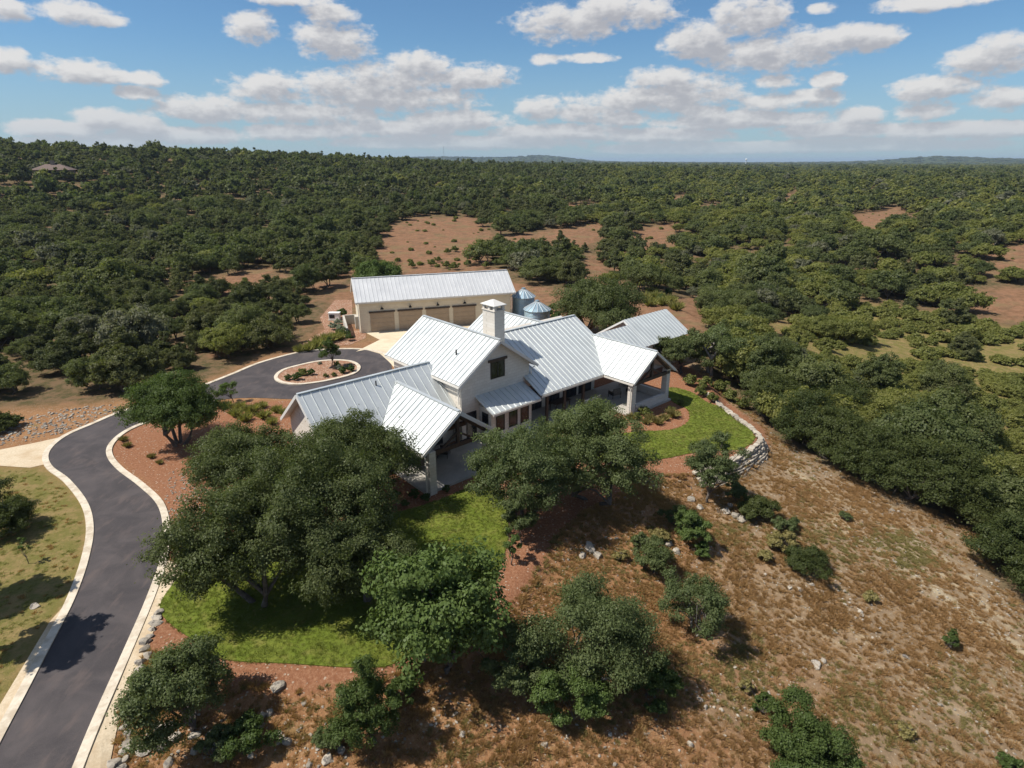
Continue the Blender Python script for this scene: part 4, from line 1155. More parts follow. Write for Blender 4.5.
# the row of big junipers along the right side of the slope
for i, (px, R, h, lab) in enumerate([((772, 418), 3.3, 4.8, 'juniper at the head of the row, just above the end of the stacked stone wall'), ((800, 442), 3.4, 5.0, 'second juniper of the row above the dry slope, beside the stacked wall end'),
                                     ((832, 458), 3.3, 4.6, 'third juniper of the row above the dry slope'), ((866, 478), 3.3, 4.4, 'fourth juniper of the row above the dry slope'),
                                     ((905, 494), 3.5, 4.9, 'fifth juniper of the row, the widest before the gap'), ((948, 508), 3.4, 5.0, 'sixth juniper of the row, darkest and last before the big one at the edge'),
                                     ((985, 522), 2.4, 3.2, 'low juniper filling the gap before the big one at the right edge'), ((1015, 572), 2.9, 4.6, 'big juniper at the right edge above the end of the slope'), ((1050, 600), 3.2, 5.0, 'juniper cut by the right edge of the photo'),
                                     ((1040, 530), 3.4, 5.0, 'juniper behind the big one at the right edge'), ((838, 425), 3.2, 4.6, 'juniper behind the third of the row, toward the valley'), ((905, 455), 3.3, 4.8, 'juniper behind the fifth of the row, toward the valley')]):
    hero('juniper_tree', lab, 'tree', px, R * 1.08, h, .1, 50, 48000, .072, 'juniper_leaf', 40 + i, kind='juniper', tr=.16, stems=2)

# shrubs on the slope
for i, (px, R, h, lm, k, lab) in enumerate([
        ((572, 716), 1.9, 2.9, 'bright_leaf', 'sparse', 'bright green bush below the grey spreading tree, centre foreground'), ((690, 542), 1.5, 2.5, 'bright_leaf', 'sparse', 'bright green leafy bush between the young tree and the oak shadows'),
        ((650, 692), 1.3, 1.9, 'dense_green_leaf', 'sparse', 'small green bush right of the centre foreground bush'), ((757, 517), 1.6, 1.6, 'juniper_leaf', 'sparse', 'low dark bush below the stone wall, right of the young tree'),
        ((805, 572), 1.6, 1.5, 'juniper_leaf', 'juniper', 'olive tufty bush with pale rocks at its foot on the dry slope'), ((780, 548), 1.1, 1.2, 'straw_green', 'sparse', 'yellowish tufty bush just above the olive one'),
        ((948, 648), .52, 1.25, 'dense_green_leaf', 'juniper', 'small upright dark bush standing alone on the right of the slope'), ((803, 776), 2.3, 3.0, 'dense_green_leaf', 'sparse', 'spreading green bush at the bottom edge of the slope'),
        ((763, 712), .6, 1.1, 'dense_green_leaf', 'sparse', 'small sprig of bush above the spreading one at the bottom edge'), ((248, 752), 1.15, 1.6, 'dense_green_leaf', 'sparse', 'green bush on the rocks right of the lower left tree'),
        ((150, 705), .9, 1.3, 'grey_leaf', 'sparse', 'small bush against the rock edge left of the lower left tree'), ((1012, 775), .7, .9, 'dense_green_leaf', 'sparse', 'small bush in the lower right corner'),
        ((620, 560), .5, .6, 'straw_green', 'sparse', 'tiny tuft of bush on the dry ground above the grey spreading tree'), ((660, 540), .8, .8, 'straw_green', 'sparse', 'low pale bush left of the bright leafy one'),
        ((785, 530), .9, 1.0, 'grey_leaf', 'sparse', 'faint grey bush downhill of the stone wall'), ((400, 700), .9, 1.2, 'dense_green_leaf', 'sparse', 'low bush right of the thin pointed cedar'),
        ((676, 525), 1.0, 1.7, 'grey_leaf', 'sparse', 'soft grey bush just behind the bright green leafy one'), ((735, 500), 1.0, 1.5, 'grey_leaf', 'sparse', 'grey green bush in the shade right of the young tree'),
        ((700, 555), .7, .9, 'bright_leaf', 'sparse', 'little bright bush downhill of the bright green leafy one'), ((765, 560), .6, .7, 'straw_green', 'sparse', 'small yellowish bush left of the olive tufty one'),
        ((640, 545), .7, .8, 'grey_leaf', 'sparse', 'small grey bush in the dry grass under the shadow of the rounded oak'), ((655, 715), .55, .8, 'dense_green_leaf', 'sparse', 'tiny green bush among rocks below the small grey green tree'),
        ((330, 745), .7, 1.0, 'grey_leaf', 'sparse', 'small grey bush left of the thin pointed cedar'), ((215, 755), .8, 1.1, 'grey_leaf', 'sparse', 'grey bush at the foot of the lower left tree'),
        ((745, 690), .4, .6, 'straw_green', 'sparse', 'small yellowish sprig in the dry grass at the lower centre right'), ((905, 735), .5, .5, 'straw_green', 'sparse', 'low yellowish bush near the bottom of the right slope'),
        ((870, 600), .6, .5, 'straw_green', 'sparse', 'flat yellowish bush right of the olive tufty one'), ((845, 520), .5, .6, 'grey_leaf', 'sparse', 'small grey bush below the fourth juniper of the row')]):
    hero('bush', lab, 'shrub', px, R, h, .05, 22, int(8500 * R * R + 1500), .042, lm, 70 + i, kind=k, tr=.03, stems=3)

# a tuft of ornamental grass or a garden shrub, copied where the beds show them
def tuft_mesh(seed, n, h, r, leafm, w=0.02):
    rng = np.random.default_rng(seed); a = rng.uniform(0, 6.28, n); q = rng.uniform(0, 1, n) ** .6
    B = np.stack([np.cos(a) * q * r * .35, np.sin(a) * q * r * .35, np.zeros(n) - .02], -1)
    T = np.stack([np.cos(a) * q * r * rng.uniform(.6, 1.3, n), np.sin(a) * q * r * rng.uniform(.6, 1.3, n), h * rng.uniform(.5, 1.1, n) * (1 - .35 * q)], -1)
    b = rng.uniform(0, 6.28, n); S_ = np.stack([np.cos(b), np.sin(b), 0 * b], -1) * w
    M = (B + T) / 2 + np.array([0, 0, .12 * h])
    V = np.stack([B - S_, B + S_, M + S_ * .9, T], 1).reshape(-1, 3)
    return np_mesh('tuft', V, np.arange(4 * n).reshape(-1, 4), 4, MATS[leafm])


def shrub_mesh(seed, R, h, n, leaf, leafm, kind='oak'):
    rng = np.random.default_rng(seed); cc, cr, P, N = crown_points(rng, R, 0.02, h, 14, n, kind)
    V, F = leaf_quads(P, N, leaf, rng); return np_mesh('shrub', V, F, 4, MATS[leafm])


TUFT = [tuft_mesh(200, 260, .75, .6, 'yellow_grass', .018), tuft_mesh(201, 260, .6, .5, 'straw_green', .018)]
SHR = [shrub_mesh(210, .55, .75, 2600, .045, 'dense_green_leaf'), shrub_mesh(211, .5, .6, 2200, .045, 'silver_leaf'), shrub_mesh(212, .6, .7, 2400, .05, 'olive_leaf')]


def garden(name, me, label, group, pts, cat, s0=1.0):
    for (x, y, s) in pts:
        P = Gp(x, y); o = link_mesh(name, me, None, (P[0], P[1], float(H(P[0], P[1])) + .04)); o.rotation_euler = (0, 0, RNG.uniform(0, 6)); o.scale = (s * s0,) * 3
        tag(o, label, cat, group, 'thing')


garden('ornamental_grass', TUFT[0], 'yellow green grass clump in the bed along the lower kerb of the loop drive', 'grass clumps in the bed at the left gable', [(226, 408, 1.1), (240, 410, 1.2), (252, 413, 1.3), (262, 408, 1.0), (264, 418, 1.2), (277, 412, 1.0), (236, 416, 1.2), (285, 415, 1), (246, 421, 1.2), (272, 424, 1.0)], 'grass clump')
garden('garden_shrub', SHR[0], 'dark green rounded shrub in the kerbed island', 'dark shrubs in the drive island', [(289, 381, .9), (298, 381, 1.15), (312, 376, 1.0), (344, 374, 1.1), (352, 372, 1.0)], 'shrub')
garden('garden_shrub', SHR[2], 'olive green shrub in the kerbed island', 'olive shrubs in the drive island', [(303, 376, 1.2), (326, 378, .7), (334, 377, .7), (337, 366, .8)], 'shrub')
garden('garden_shrub', SHR[1], 'silvery low shrub in the kerbed island', 'silvery shrubs in the drive island', [(339, 370, 1.0), (349, 368, .9), (320, 365, .6)], 'shrub')
garden('ornamental_grass', TUFT[0], 'yellow green grass clump along the outer kerb of the loop drive near the garage', 'grass clumps along the outer kerb', [(300, 352, 1.1), (308, 351, 1.2), (316, 348, 1.4), (322, 344, 1.5), (330, 342, 1.5), (338, 340, 1.4)], 'grass clump', 1.3)
garden('garden_shrub', SHR[1], 'silvery shrub in the bed at the left end of the garage', 'silvery shrubs by the garage', [(334, 330, 1.7), (341, 332, 1.6), (338, 325, 1.4)], 'shrub')
garden('garden_shrub', SHR[0], 'dark green shrub in the bed at the left end of the garage', 'dark shrubs by the garage', [(346, 338, 1.7), (349, 341, 1.3), (343, 318, 1.8), (339, 336, 1.2)], 'shrub')
garden('ornamental_grass', TUFT[1], 'arching grass clump in the curved bed below the right porch', 'grass clumps below the right porch', [(640, 412, 1.3), (650, 421, 1.2), (658, 424, 1.2), (664, 420, 1.1), (673, 417, 1.5), (646, 424, 1.0), (631, 420, 1.2), (620, 424, 1.2)], 'grass clump')
garden('garden_shrub', SHR[2], 'olive green shrub in the curved bed below the right porch', 'shrubs below the right porch', [(637, 420, 1.0), (645, 416, 1.2), (680, 405, .8), (670, 412, .8)], 'shrub')
garden('garden_shrub', SHR[0], 'small green shrub at the foot of the left porch', 'shrubs at the left porch', [(415, 498, .9), (447, 492, .7), (425, 502, .8), (396, 500, .9), (383, 506, 1.0), (405, 508, .7)], 'shrub')
garden('garden_shrub', SHR[2], 'wild olive shrub on the red ground right of the small outbuilding', 'shrubs right of the outbuilding', [(690, 385, 1.5), (705, 388, 1.6), (720, 392, 1.7), (700, 396, 1.3), (730, 400, 1.5), (712, 402, 1.2), (742, 408, 1.4)], 'shrub', 1.1)
garden('garden_shrub', SHR[2], 'low shrub dotted on the open red clearing behind the garage', 'shrubs on the clearing', [(432, 266, 2.2), (438, 262, 1.8), (446, 268, 2.2), (455, 270, 2.4), (468, 266, 2.0), (477, 262, 2.4), (486, 268, 2.0), (448, 254, 2.0), (455, 252, 2.2), (496, 264, 2.2), (520, 268, 2.4), (398, 262, 1.4), (412, 268, 2.0)], 'shrub')
garden('garden_shrub', SHR[0], 'green shrub growing behind the right end of the garage and tanks', 'shrubs by the rain tanks', [(505, 296, 1.5), (548, 318, 2.0), (553, 312, 1.8), (556, 322, 2.0), (660, 302, 1.8), (668, 296, 1.8)], 'shrub')
garden('ornamental_grass', TUFT[0], 'tall yellow green grass patch behind the small outbuilding', 'grass behind the outbuilding', [(650, 306, 2.2), (656, 300, 2.4), (662, 305, 2.2), (645, 300, 2.2), (652, 294, 2.0), (670, 303, 2.2), (676, 310, 2.2)], 'grass clump')
garden('ornamental_grass', TUFT[1], 'grass clump at the curve of the driveway below the rounded cedar', 'grass at the driveway curve', [(128, 447, .8), (124, 441, .8), (152, 458, .7), (160, 464, .6)], 'grass clump')


# ------------------------------------------------------------------ rocks
def rock_mesh(seed, flatn=.6):
    rng = np.random.default_rng(seed); bm = bmesh.new(); bmesh.ops.create_icosphere(bm, subdivisions=2, radius=.5)
    pl = [(Vector(rng.normal(size=3)).normalized(), rng.uniform(.26, .42)) for _ in range(9)]
    for v in bm.verts:
        for n, d in pl:
            k = v.co.dot(n)
            if k > d: v.co -= n * (k - d)
        v.co += Vector(rng.normal(size=3)) * .018; v.co.z *= flatn
    me = bpy.data.meshes.new('rock'); bm.to_mesh(me); bm.free(); me.materials.append(MATS['limestone_rock']); return me


ROCKS = [rock_mesh(300 + i, [.55, .7, .45, .6, .5, .65][i]) for i in range(6)]


def boulders(pts, label, group, s0=1.0):
    for (x, y, s) in pts:
        P = Gp(x, y); me = ROCKS[RNG.integers(0, 6)]; s *= s0
        o = link_mesh('boulder', me, None, (P[0], P[1], float(H(P[0], P[1])) + .08 * s)); o.rotation_euler = (RNG.normal() * .15, RNG.normal() * .15, RNG.uniform(0, 6)); o.scale = (s * RNG.uniform(.9, 1.4), s, s * RNG.uniform(.8, 1.2))
        tag(o, label, 'rock', group)


edge = spline([np.array(p, float) for p in [(157, 614), (151, 630), (145, 650), (140, 670), (136, 690), (131, 712), (127, 735), (124, 760), (121, 785)]], 3)
boulders([(x + RNG.normal() * 1.5, y, RNG.uniform(.35, .65)) for x, y in edge], 'weathered limestone boulder in the row edging the gravel strip right of the driveway', 'boulders edging the gravel strip')
boulders([(x, y, RNG.uniform(.4, .8)) for x, y in [(278, 688), (170, 585), (182, 575)]][:1], 'single pale flat boulder on the mulch just below the lawn', None, 1.0)
boulders([(168 + RNG.normal() * 30, 742 + RNG.normal() * 14, RNG.uniform(.3, .65)) for _ in range(16)] + [(290 + RNG.normal() * 35, 735 + RNG.normal() * 16, RNG.uniform(.2, .5)) for _ in range(16)], 'grey limestone boulder among the rocks below the lower left tree', 'boulders at the lower left')
boulders([(590, 548, .9), (597, 556, .7), (583, 556, .5), (668, 545, .6), (676, 552, .5), (636, 470, .5), (690, 500, .7), (700, 508, .6), (725, 512, .7), (736, 517, .7), (742, 520, .8), (730, 506, .5)], 'grey limestone boulder on the slope between the oaks and the stacked wall', 'boulders on the upper slope')
boulders([(815, 665, .9), (824, 662, .6), (860, 612, .5), (905, 657, .5), (800, 590, .6), (812, 585, .6), (822, 592, .5), (790, 588, .5), (948, 655, .45), (455, 715, .5), (462, 735, .6), (545, 745, .5), (610, 735, .4), (690, 745, .5), (645, 735, .4), (700, 700, .5), (705, 708, .5), (735, 668, .4)], 'pale limestone rock lying in the dry grass of the slope', 'rocks in the dry grass', .6)
boulders([(40 + RNG.uniform(-8, 8), 607 + RNG.uniform(-4, 4), .5), (112, 578, .3), (45, 575, .5)][:1] + [], 'flat reddish slab beside the driveway grass', None, .9)


def stacked_wall():
    rng = np.random.default_rng(5)
    P = spline([flat(703, 392), flat(718, 404), flat(736, 418), flat(752, 430), flat(760, 439), flat(752, 449), flat(738, 458), flat(722, 465), flat(704, 471), flat(692, 474)], 14)
    seg = np.hypot(*np.diff(P, axis=0).T); L = np.concatenate([[0], np.cumsum(seg)])
    mb = MB()
    def at(s):
        return np.array([np.interp(s, L, P[:, 0]), np.interp(s, L, P[:, 1])])
    for lay in range(9):
        zt = .16 - lay * .17; s = rng.uniform(0, .3); zt += rng.uniform(-.03, .03)
        while s < L[-1] - .4:
            ln = rng.uniform(.16, .48); a, b = at(s), at(s + ln); m = (a + b) / 2; d = (b - a) / (np.linalg.norm(b - a) + 1e-9); n = np.array([d[1], -d[0]])
            if poly_sd(PAD, np.array([(m + n)[0]]), np.array([(m + n)[1]]))[0][0] < poly_sd(PAD, np.array([m[0]]), np.array([m[1]]))[0][0]: n = -n
            q = m + n * .9; zg = float(H(q[0], q[1]))
            if zt > zg - .3:
                lean = lay * .10; w0, w1 = (-.16 + rng.uniform(-.14, .08) if lay == 0 else -.1) , .2 + lean + rng.uniform(-.05, .08)
                c = []
                for zz in (zt - .16, zt + (rng.uniform(-.02, .04) if lay == 0 else 0)):
                    for (t, w) in ((0.01, w0), (ln - .015, w0), (ln - .015, w1), (.01, w1)):
                        p = a + d * t + n * (w + rng.uniform(-.02, .03)); c.append((p[0], p[1], zz + rng.uniform(-.035, .035)))
                mb.hexa(c)
            s += ln
    o = mb.build('stacked_stone_wall', MATS['stacked_limestone'], None, bevel=.025)
    tag(o, 'dry stacked limestone retaining wall curving round the end of the right lawn', 'wall')


stacked_wall()


# ------------------------------------------------------------------ instanced masses
def instancer(name, pts, idx, rot, scl, templates, label=None, cat=None, tilt=None):
    me = bpy.data.meshes.new(name); n = len(pts); me.vertices.add(n); me.vertices.foreach_set('co', np.asarray(pts, np.float32).ravel())
    for nm, arr, ty in (('pick', idx, 'INT'), ('turn', rot, 'FLOAT')):
        a = me.attributes.new(nm, ty, 'POINT'); a.data.foreach_set('value', np.asarray(arr, np.int32 if ty == 'INT' else np.float32))
    a = me.attributes.new('size', 'FLOAT_VECTOR', 'POINT'); a.data.foreach_set('vector', np.asarray(scl, np.float32).ravel())
    col = bpy.data.collections.new(name + '_kinds')
    for i, m in enumerate(templates):
        t_ = bpy.data.objects.new('%s_kind_%s' % (name, 'abcdefghijklmnopqrstuvwxyz'[i]), m); col.objects.link(t_)
    ng = bpy.data.node_groups.new(name, 'GeometryNodeTree')
    ng.interface.new_socket('Geometry', in_out='INPUT', socket_type='NodeSocketGeometry'); ng.interface.new_socket('Geometry', in_out='OUTPUT', socket_type='NodeSocketGeometry')
    N = ng.nodes; Lk = ng.links; gi = N.new('NodeGroupInput'); go = N.new('NodeGroupOutput'); m2p = N.new('GeometryNodeMeshToPoints'); ip = N.new('GeometryNodeInstanceOnPoints'); ci = N.new('GeometryNodeCollectionInfo')
    ci.inputs['Collection'].default_value = col; ci.inputs['Separate Children'].default_value = True; ci.inputs['Reset Children'].default_value = True
    def att(nm, ty):
        a = N.new('GeometryNodeInputNamedAttribute'); a.data_type = ty; a.inputs['Name'].default_value = nm
        return a.outputs[0]
    cx = N.new('ShaderNodeCombineXYZ'); Lk.new(att('turn', 'FLOAT'), cx.inputs[2])
    ip.inputs['Pick Instance'].default_value = True
    Lk.new(gi.outputs[0], m2p.inputs[0]); Lk.new(m2p.outputs[0], ip.inputs['Points']); Lk.new(ci.outputs[0], ip.inputs['Instance'])
    Lk.new(att('pick', 'INT'), ip.inputs['Instance Index']); Lk.new(cx.outputs[0], ip.inputs['Rotation']); Lk.new(att('size', 'FLOAT_VECTOR'), ip.inputs['Scale']); Lk.new(ip.outputs[0], go.inputs[0])
    o = link_mesh(name, me); md = o.modifiers.new('scatter', 'NODES'); md.node_group = ng
    return tag(o, label, cat, None, 'stuff')


def in_view(X, Y, m=3.0): return (Y > -2) & (np.abs(np.degrees(np.arctan2(X, Y))) < 40.5 + m + 420 / (np.hypot(X, Y) + 4))


# woods
def wood_kinds(n, leaf):
    spec = [('juniper', 2.6, 3.6, .1, 'wood_juniper_leaf'), ('juniper', 2.9, 3.2, .1, 'wood_juniper_leaf'), ('juniper', 2.3, 4.2, .2, 'wood_juniper_leaf'), ('oak', 3.2, 4.3, .5, 'wood_oak_leaf'), ('oak', 3.4, 3.8, .4, 'wood_oak_leaf'),
            ('oak', 2.9, 4.4, .5, 'wood_oak_leaf'), ('oak', 2.9, 3.6, .3, 'wood_olive_leaf'), ('sparse', 2.8, 3.6, .5, 'wood_grey_leaf'), ('oak', 3.0, 3.8, .3, 'wood_oak_leaf'), ('juniper', 1.9, 1.9, .0, 'wood_olive_leaf'), ('sparse', 1.8, 1.6, .0, 'wood_olive_leaf')]
    out = []
    for i, (k, R, h, zb, lm) in enumerate(spec):
        rng = np.random.default_rng(500 + i); kk = .55 if i >= 9 else 1
        cc, cr, P, N = crown_points(rng, R, zb, h, 30 if leaf < .3 else 18, int(n * kk), k)
        V, F = leaf_quads(P, N, leaf, rng)
        mb = limb_mesh(rng, cc, max(zb, .5), R, .13, 2, nl=6)
        b = len(V); V2 = np.array(mb.v); F2 = [tuple(b + q for q in f) for f in mb.f if len(f) == 4]
        Fa = np.vstack([F, np.array(F2)]); mi = np.concatenate([np.zeros(len(F)), np.ones(len(F2))]).astype(int)
        out.append(np_mesh('tree', np.vstack([V, V2]), Fa, 4, [MATS[lm], MATS['grey_bark' if k == 'sparse' else 'bark']], matidx=mi))
    return out




def scatter_woods():
    rng = np.random.default_rng(21); A = []
    for r0, r1, s in ((20, 250, 4.1), (250, 620, 5.6), (620, 1500, 10.0), (1500, 3400, 24.0), (3400, 9000, 75.0)):
        g = np.arange(-r1, r1, s); X, Y = np.meshgrid(g, np.arange(0, r1, s)); X = X.ravel() + rng.uniform(-.45, .45, X.size) * s; Y = Y.ravel() + rng.uniform(-.45, .45, Y.size) * s
        R = np.hypot(X, Y); m = (R > r0) & (R <= r1) & in_view(X, Y); X, Y, R = X[m], Y[m], R[m]
        A.append(np.stack([X, Y, np.full(len(X), s)], -1))
    g = np.arange(0, 200, 2.3); X, Y = np.meshgrid(g, g); X = X.ravel() + rng.uniform(-1, 1, X.size); Y = Y.ravel() + rng.uniform(-1, 1, Y.size)
    m = inside(W_SCRUB, X, Y) & (rng.random(len(X)) < .45 + .5 * smooth(lumps(X, Y, 9, 85), -.3, .3)); scr = np.stack([X[m], Y[m], np.full(m.sum(), 2.3)], -1)
    A = np.vstack(A); m = ~inside(W_SCRUB, A[:, 0], A[:, 1]) | (rng.random(len(A)) < .10); A = np.vstack([A[m], scr])
    X, Y, s = A.T
    ok = (poly_sd(W_CLEAR, X, Y)[0] > 1.6)
    opn = np.zeros(len(X), bool); base_ok = ok.copy()
    for P in W_OPEN: opn |= poly_sd(P, X, Y)[0] < 0
    for P in W_OPEN: ok &= poly_sd(P, X, Y)[0] + 4 * lumps(X, Y, 12, 53) + 2.5 * lumps(X, Y, 5, 54) > rng.uniform(-1.5, 1.5, len(X))
    for hx, hy, rr in HOUSE_CLEAR: ok &= np.hypot(X - hx, Y - hy) > rr
    gaps = lumps(X, Y, 38, 77) + .6 * lumps(X, Y, 90, 78)
    gaps = gaps + .5 * lumps(X, Y, 14, 83)
    ok &= ~((gaps > .62) & (rng.random(len(X)) < .85))
    brush = opn & base_ok & ~ok & (rng.random(len(X)) < .22); ok |= brush
    X, Y, s, brush = X[ok], Y[ok], s[ok], brush[ok]
    n = len(X); R = np.hypot(X, Y); right = smooth(X - .1 * Y, -10, 40); nz = lumps(X, Y, 30, 79)
    u = rng.random(n); kind = np.zeros(n, int)
    pj = .62 - .34 * right + .3 * nz
    kind = np.where(u < pj, rng.integers(0, 3, n), np.where(u < .88 - .1 * right, rng.integers(3, 6, n), np.where(u < .955, np.where(rng.random(n) < .35 + .4 * right, 6, 8), 7)))
    kind = np.where((rng.random(n) < .42 * right), 6, kind)
    kind = np.where(s == 2.3, np.where(rng.random(n) < .5, 9, 10), kind)
    sc = rng.uniform(.6, 1.35, n) * (1 + .38 * lumps(X, Y, 21, 80)) * np.where(s < 5, 1.0, np.where(s < 8, 1.15, np.where(s < 12, 1.55, np.where(s < 30, 3.0, 7.0))))
    sc = np.where(s == 2.3, rng.uniform(.6, 1.15, n), sc)
    kind = np.where(brush, 10, kind); sc = np.where(brush, rng.uniform(.2, .6, n), sc)
    sz = sc * np.where(s > 12, .62, 1) * rng.uniform(.85, 1.15, n); sz = np.where(s > 30, 2.0 * rng.uniform(.8, 1.2, n), sz)
    Z = H(X, Y) - .1
    return X, Y, Z, kind, sc, sz, rng.uniform(0, 6.28, n), R, s


HOUSES = [(56, 178, 12, 7, 2.2, 'brown hip roofed house among the trees on the left hill', 'tan_stucco', 'brown_tile', .3, 9), (80, 153, 6, 3, 1.8, 'small white building just below the crest of the left hill', 'pale_paint', 'pale_paint', .2, 8)]
HOUSE_CLEAR = []
for (px, py, w, d, ht, lab, wm, rm, ro, cl) in HOUSES:
    P = Gp(px, py); HOUSE_CLEAR += [(P[0], P[1], cl * .75)]
    far_house(px, py, w, d, ht, lab, wm, rm, ro, dz=.8 if w > 8 else 2.6)

X, Y, Z, KI, SC, SZ, RO, RR, SP = scatter_woods()
near = np.argsort(RR + np.where(SP == 2.3, 12, 0))[:285]
isn = np.zeros(len(X), bool); isn[near] = True
KIN = wood_kinds(20000, .080); KIM = wood_kinds(5200, .15); KIF = wood_kinds(800, .38)
NAMES = ['juniper_tree'] * 3 + ['oak_tree'] * 3 + ['elm_tree', 'oak_tree', 'oak_tree', 'scrub_bush', 'scrub_bush']
for i in near:
    k = int(KI[i]); nm = NAMES[k]
    reg = 'in the woods left of the loop drive' if X[i] < -14 and Y[i] < 92 else ('in the woods behind the garage and the clearing' if X[i] < 18 else 'on the wooded slope right of the house')
    look = ['dense dark green juniper', 'dense dark green juniper', 'dense dark green juniper', 'rounded dull green oak', 'rounded dull green oak', 'rounded deep green oak', 'yellowish green leafy elm', 'thin grey green oak with bare twigs', 'rounded deep green oak', 'low yellowish green scrub bush', 'loose yellowish green scrub bush'][k]
    o = link_mesh(nm, KIN[k], None, (X[i], Y[i], Z[i])); o.rotation_euler = (0, 0, RO[i]); o.scale = (SC[i], SC[i], SZ[i])
    tag(o, look + ' ' + reg, 'shrub' if k > 8 else 'tree', look + 's ' + reg)
rest = ~isn
far = RR > 240
kk = KI + np.where(far, 11, 0)
instancer('woodland', np.stack([X, Y, Z], -1)[rest], kk[rest], RO[rest], np.stack([SC, SC, SZ], -1)[rest], KIM + KIF, 'wooded hill country of oak and juniper stretching to the horizon', 'woodland')


# dry grass on the slope, rubble, grass of the left patch
def hill_mask(X, Y):
    a = inside(W_CLEAR, X, Y) & ~inside(W_YARD, X, Y) & in_view(X, Y, 1)
    return a & (poly_sd(np.vstack([LE, RE[::-1]]), X, Y)[0] > .7)


def scatter_ground():
    rng = np.random.default_rng(31); W_ST = world_poly([(168, 560), (186, 570), (172, 592), (150, 640), (136, 672), (122, 706), (108, 800), (60, 800), (95, 724), (126, 657), (150, 602)]); W_L1 = world_poly(LAWN1); W_L2 = world_poly(LAWN2)
    n = 90000; X = rng.uniform(-5, 42, n); Y = rng.uniform(9, 60, n); X[:40000] = rng.uniform(-16, 26, 40000); Y[:40000] = rng.uniform(9, 38, 40000)
    ok = hill_mask(X, Y) & (X > -16) & (poly_sd(PAD, X, Y)[0] > -1.0) & (lumps(X, Y, 6, 41) * .6 + lumps(X, Y, 2.2, 42) * .6 + rng.uniform(-.7, .7, n) > -.25) & ~inside(W_L1, X, Y) & ~inside(W_L2, X, Y) & ~inside(W_ST, X, Y)
    X, Y = X[ok], Y[ok]; g = lumps(X, Y, 9, 43) + rng.normal(size=len(X)) * .3; k = np.where(g > .42, 2, rng.integers(0, 2, len(X)))
    s = rng.uniform(.35, .95, len(X)) * (.8 + .3 * lumps(X, Y, 4, 44))
    T = [tuft_mesh(600, 60, .34, .32, 'straw', .012), tuft_mesh(601, 46, .22, .38, 'straw', .012), tuft_mesh(602, 60, .22, .3, 'straw_green', .012)]
    instancer('dry_grass', np.stack([X, Y, H(X, Y)], -1), k, rng.uniform(0, 6, len(X)), np.stack([s, s, s], -1), T, 'knee high dry grass over the rocky slope', 'grass')
    n = 16000; X = rng.uniform(-60, -14, n); Y = rng.uniform(9, 42, n); ok = (poly_sd(W_LEFT, X, Y)[0] < -.2) & in_view(X, Y, 1) & (poly_sd(np.vstack([LE, RE[::-1]]), X, Y)[0] > .6) & (lumps(X, Y, 3, 45) + rng.uniform(-.8, .8, n) > -.1)
    X, Y = X[ok], Y[ok]; s = rng.uniform(.3, .7, len(X))
    instancer('rough_grass', np.stack([X, Y, H(X, Y)], -1), np.where(rng.random(len(X)) < .8, 1, 0), rng.uniform(0, 6, len(X)), np.stack([s, s, s * .7], -1), [T[0], tuft_mesh(603, 46, .2, .35, 'yellow_grass', .014)], 'patchy rough grass between the driveway and the left edge', 'grass')
    for nm, W, W_ in (('turf', W_L1, LAWN1), ('turf', W_L2, LAWN2)):
        S_ = spline(world_poly(W_), 4, True); lo, hi = S_.min(0), S_.max(0); n = int((hi - lo).prod() * 95)
        X = rng.uniform(lo[0], hi[0], n); Y = rng.uniform(lo[1], hi[1], n); d = poly_sd(S_, X, Y)[0]; m = (d < .06) & ((d < -.3) | (rng.random(n) < .75)); X, Y = X[m], Y[m]
        s = rng.uniform(.6, 1.3, len(X)) * (1 + .25 * lumps(X, Y, 2.5, 91))
        instancer(nm, np.stack([X, Y, H(X, Y) + .04], -1), np.where(lumps(X, Y, 3, 92) + rng.normal(size=len(X)) * .5 > .75, 1, 0), rng.uniform(0, 6, len(X)), np.stack([s, s, s], -1), [tuft_mesh(700, 22, .06, .13, 'turf_blade', .008), tuft_mesh(701, 22, .06, .13, 'straw_green', .008)], 'short mown green grass of the lawn', 'grass')
    # loose stones: everywhere thin, thick in the washed-out bands
    n = 60000; X = rng.uniform(-18, 45, n); Y = rng.uniform(9, 62, n)
    bands = [spline([Gp(*p)[:2] for p in l], 4) for l in ([(850, 530), (900, 565), (960, 610), (1030, 660)], [(800, 460), (870, 500), (940, 540), (1010, 610)], [(840, 585), (880, 640), (930, 680), (990, 740)], [(700, 480), (740, 515), (770, 530)], [(780, 585), (840, 600)], [(560, 560), (610, 545), (690, 555)], [(130, 735), (230, 745), (330, 740), (450, 720)], [(420, 700), (500, 720), (600, 740)], [(650, 690), (700, 700), (780, 700)], [(705, 398), (740, 420), (768, 436)], [(640, 478), (700, 495), (760, 520)])]
    bd = np.full(n, 1e9)
    for b_ in bands: bd = np.minimum(bd, dist_line(b_, X, Y))
    ok = hill_mask(X, Y) & ~inside(W_L1, X, Y) & ~inside(W_L2, X, Y) & ~inside(W_ST, X, Y) & (rng.random(n) < .02 + .40 * np.exp(-(bd / .8) ** 2) + .07 * (lumps(X, Y, 5, 46) > .35)) & ((X > -15) | (Y > 30))
    X, Y = X[ok], Y[ok]
    s = rng.uniform(.06, .16, len(X)) * (1 + .8 * (rng.random(len(X)) < .05))
    Xl = rng.uniform(-58, -22, 7000); Yl = rng.uniform(36, 56, 7000); rub = world_poly([(-60, 452), (0, 446), (55, 436), (122, 412), (118, 404), (60, 410), (0, 424), (-60, 432)]); m = inside(rub, Xl, Yl)
    X = np.concatenate([X, Xl[m]]); Y = np.concatenate([Y, Yl[m]]); s = np.concatenate([s, rng.uniform(.08, .30, m.sum())])
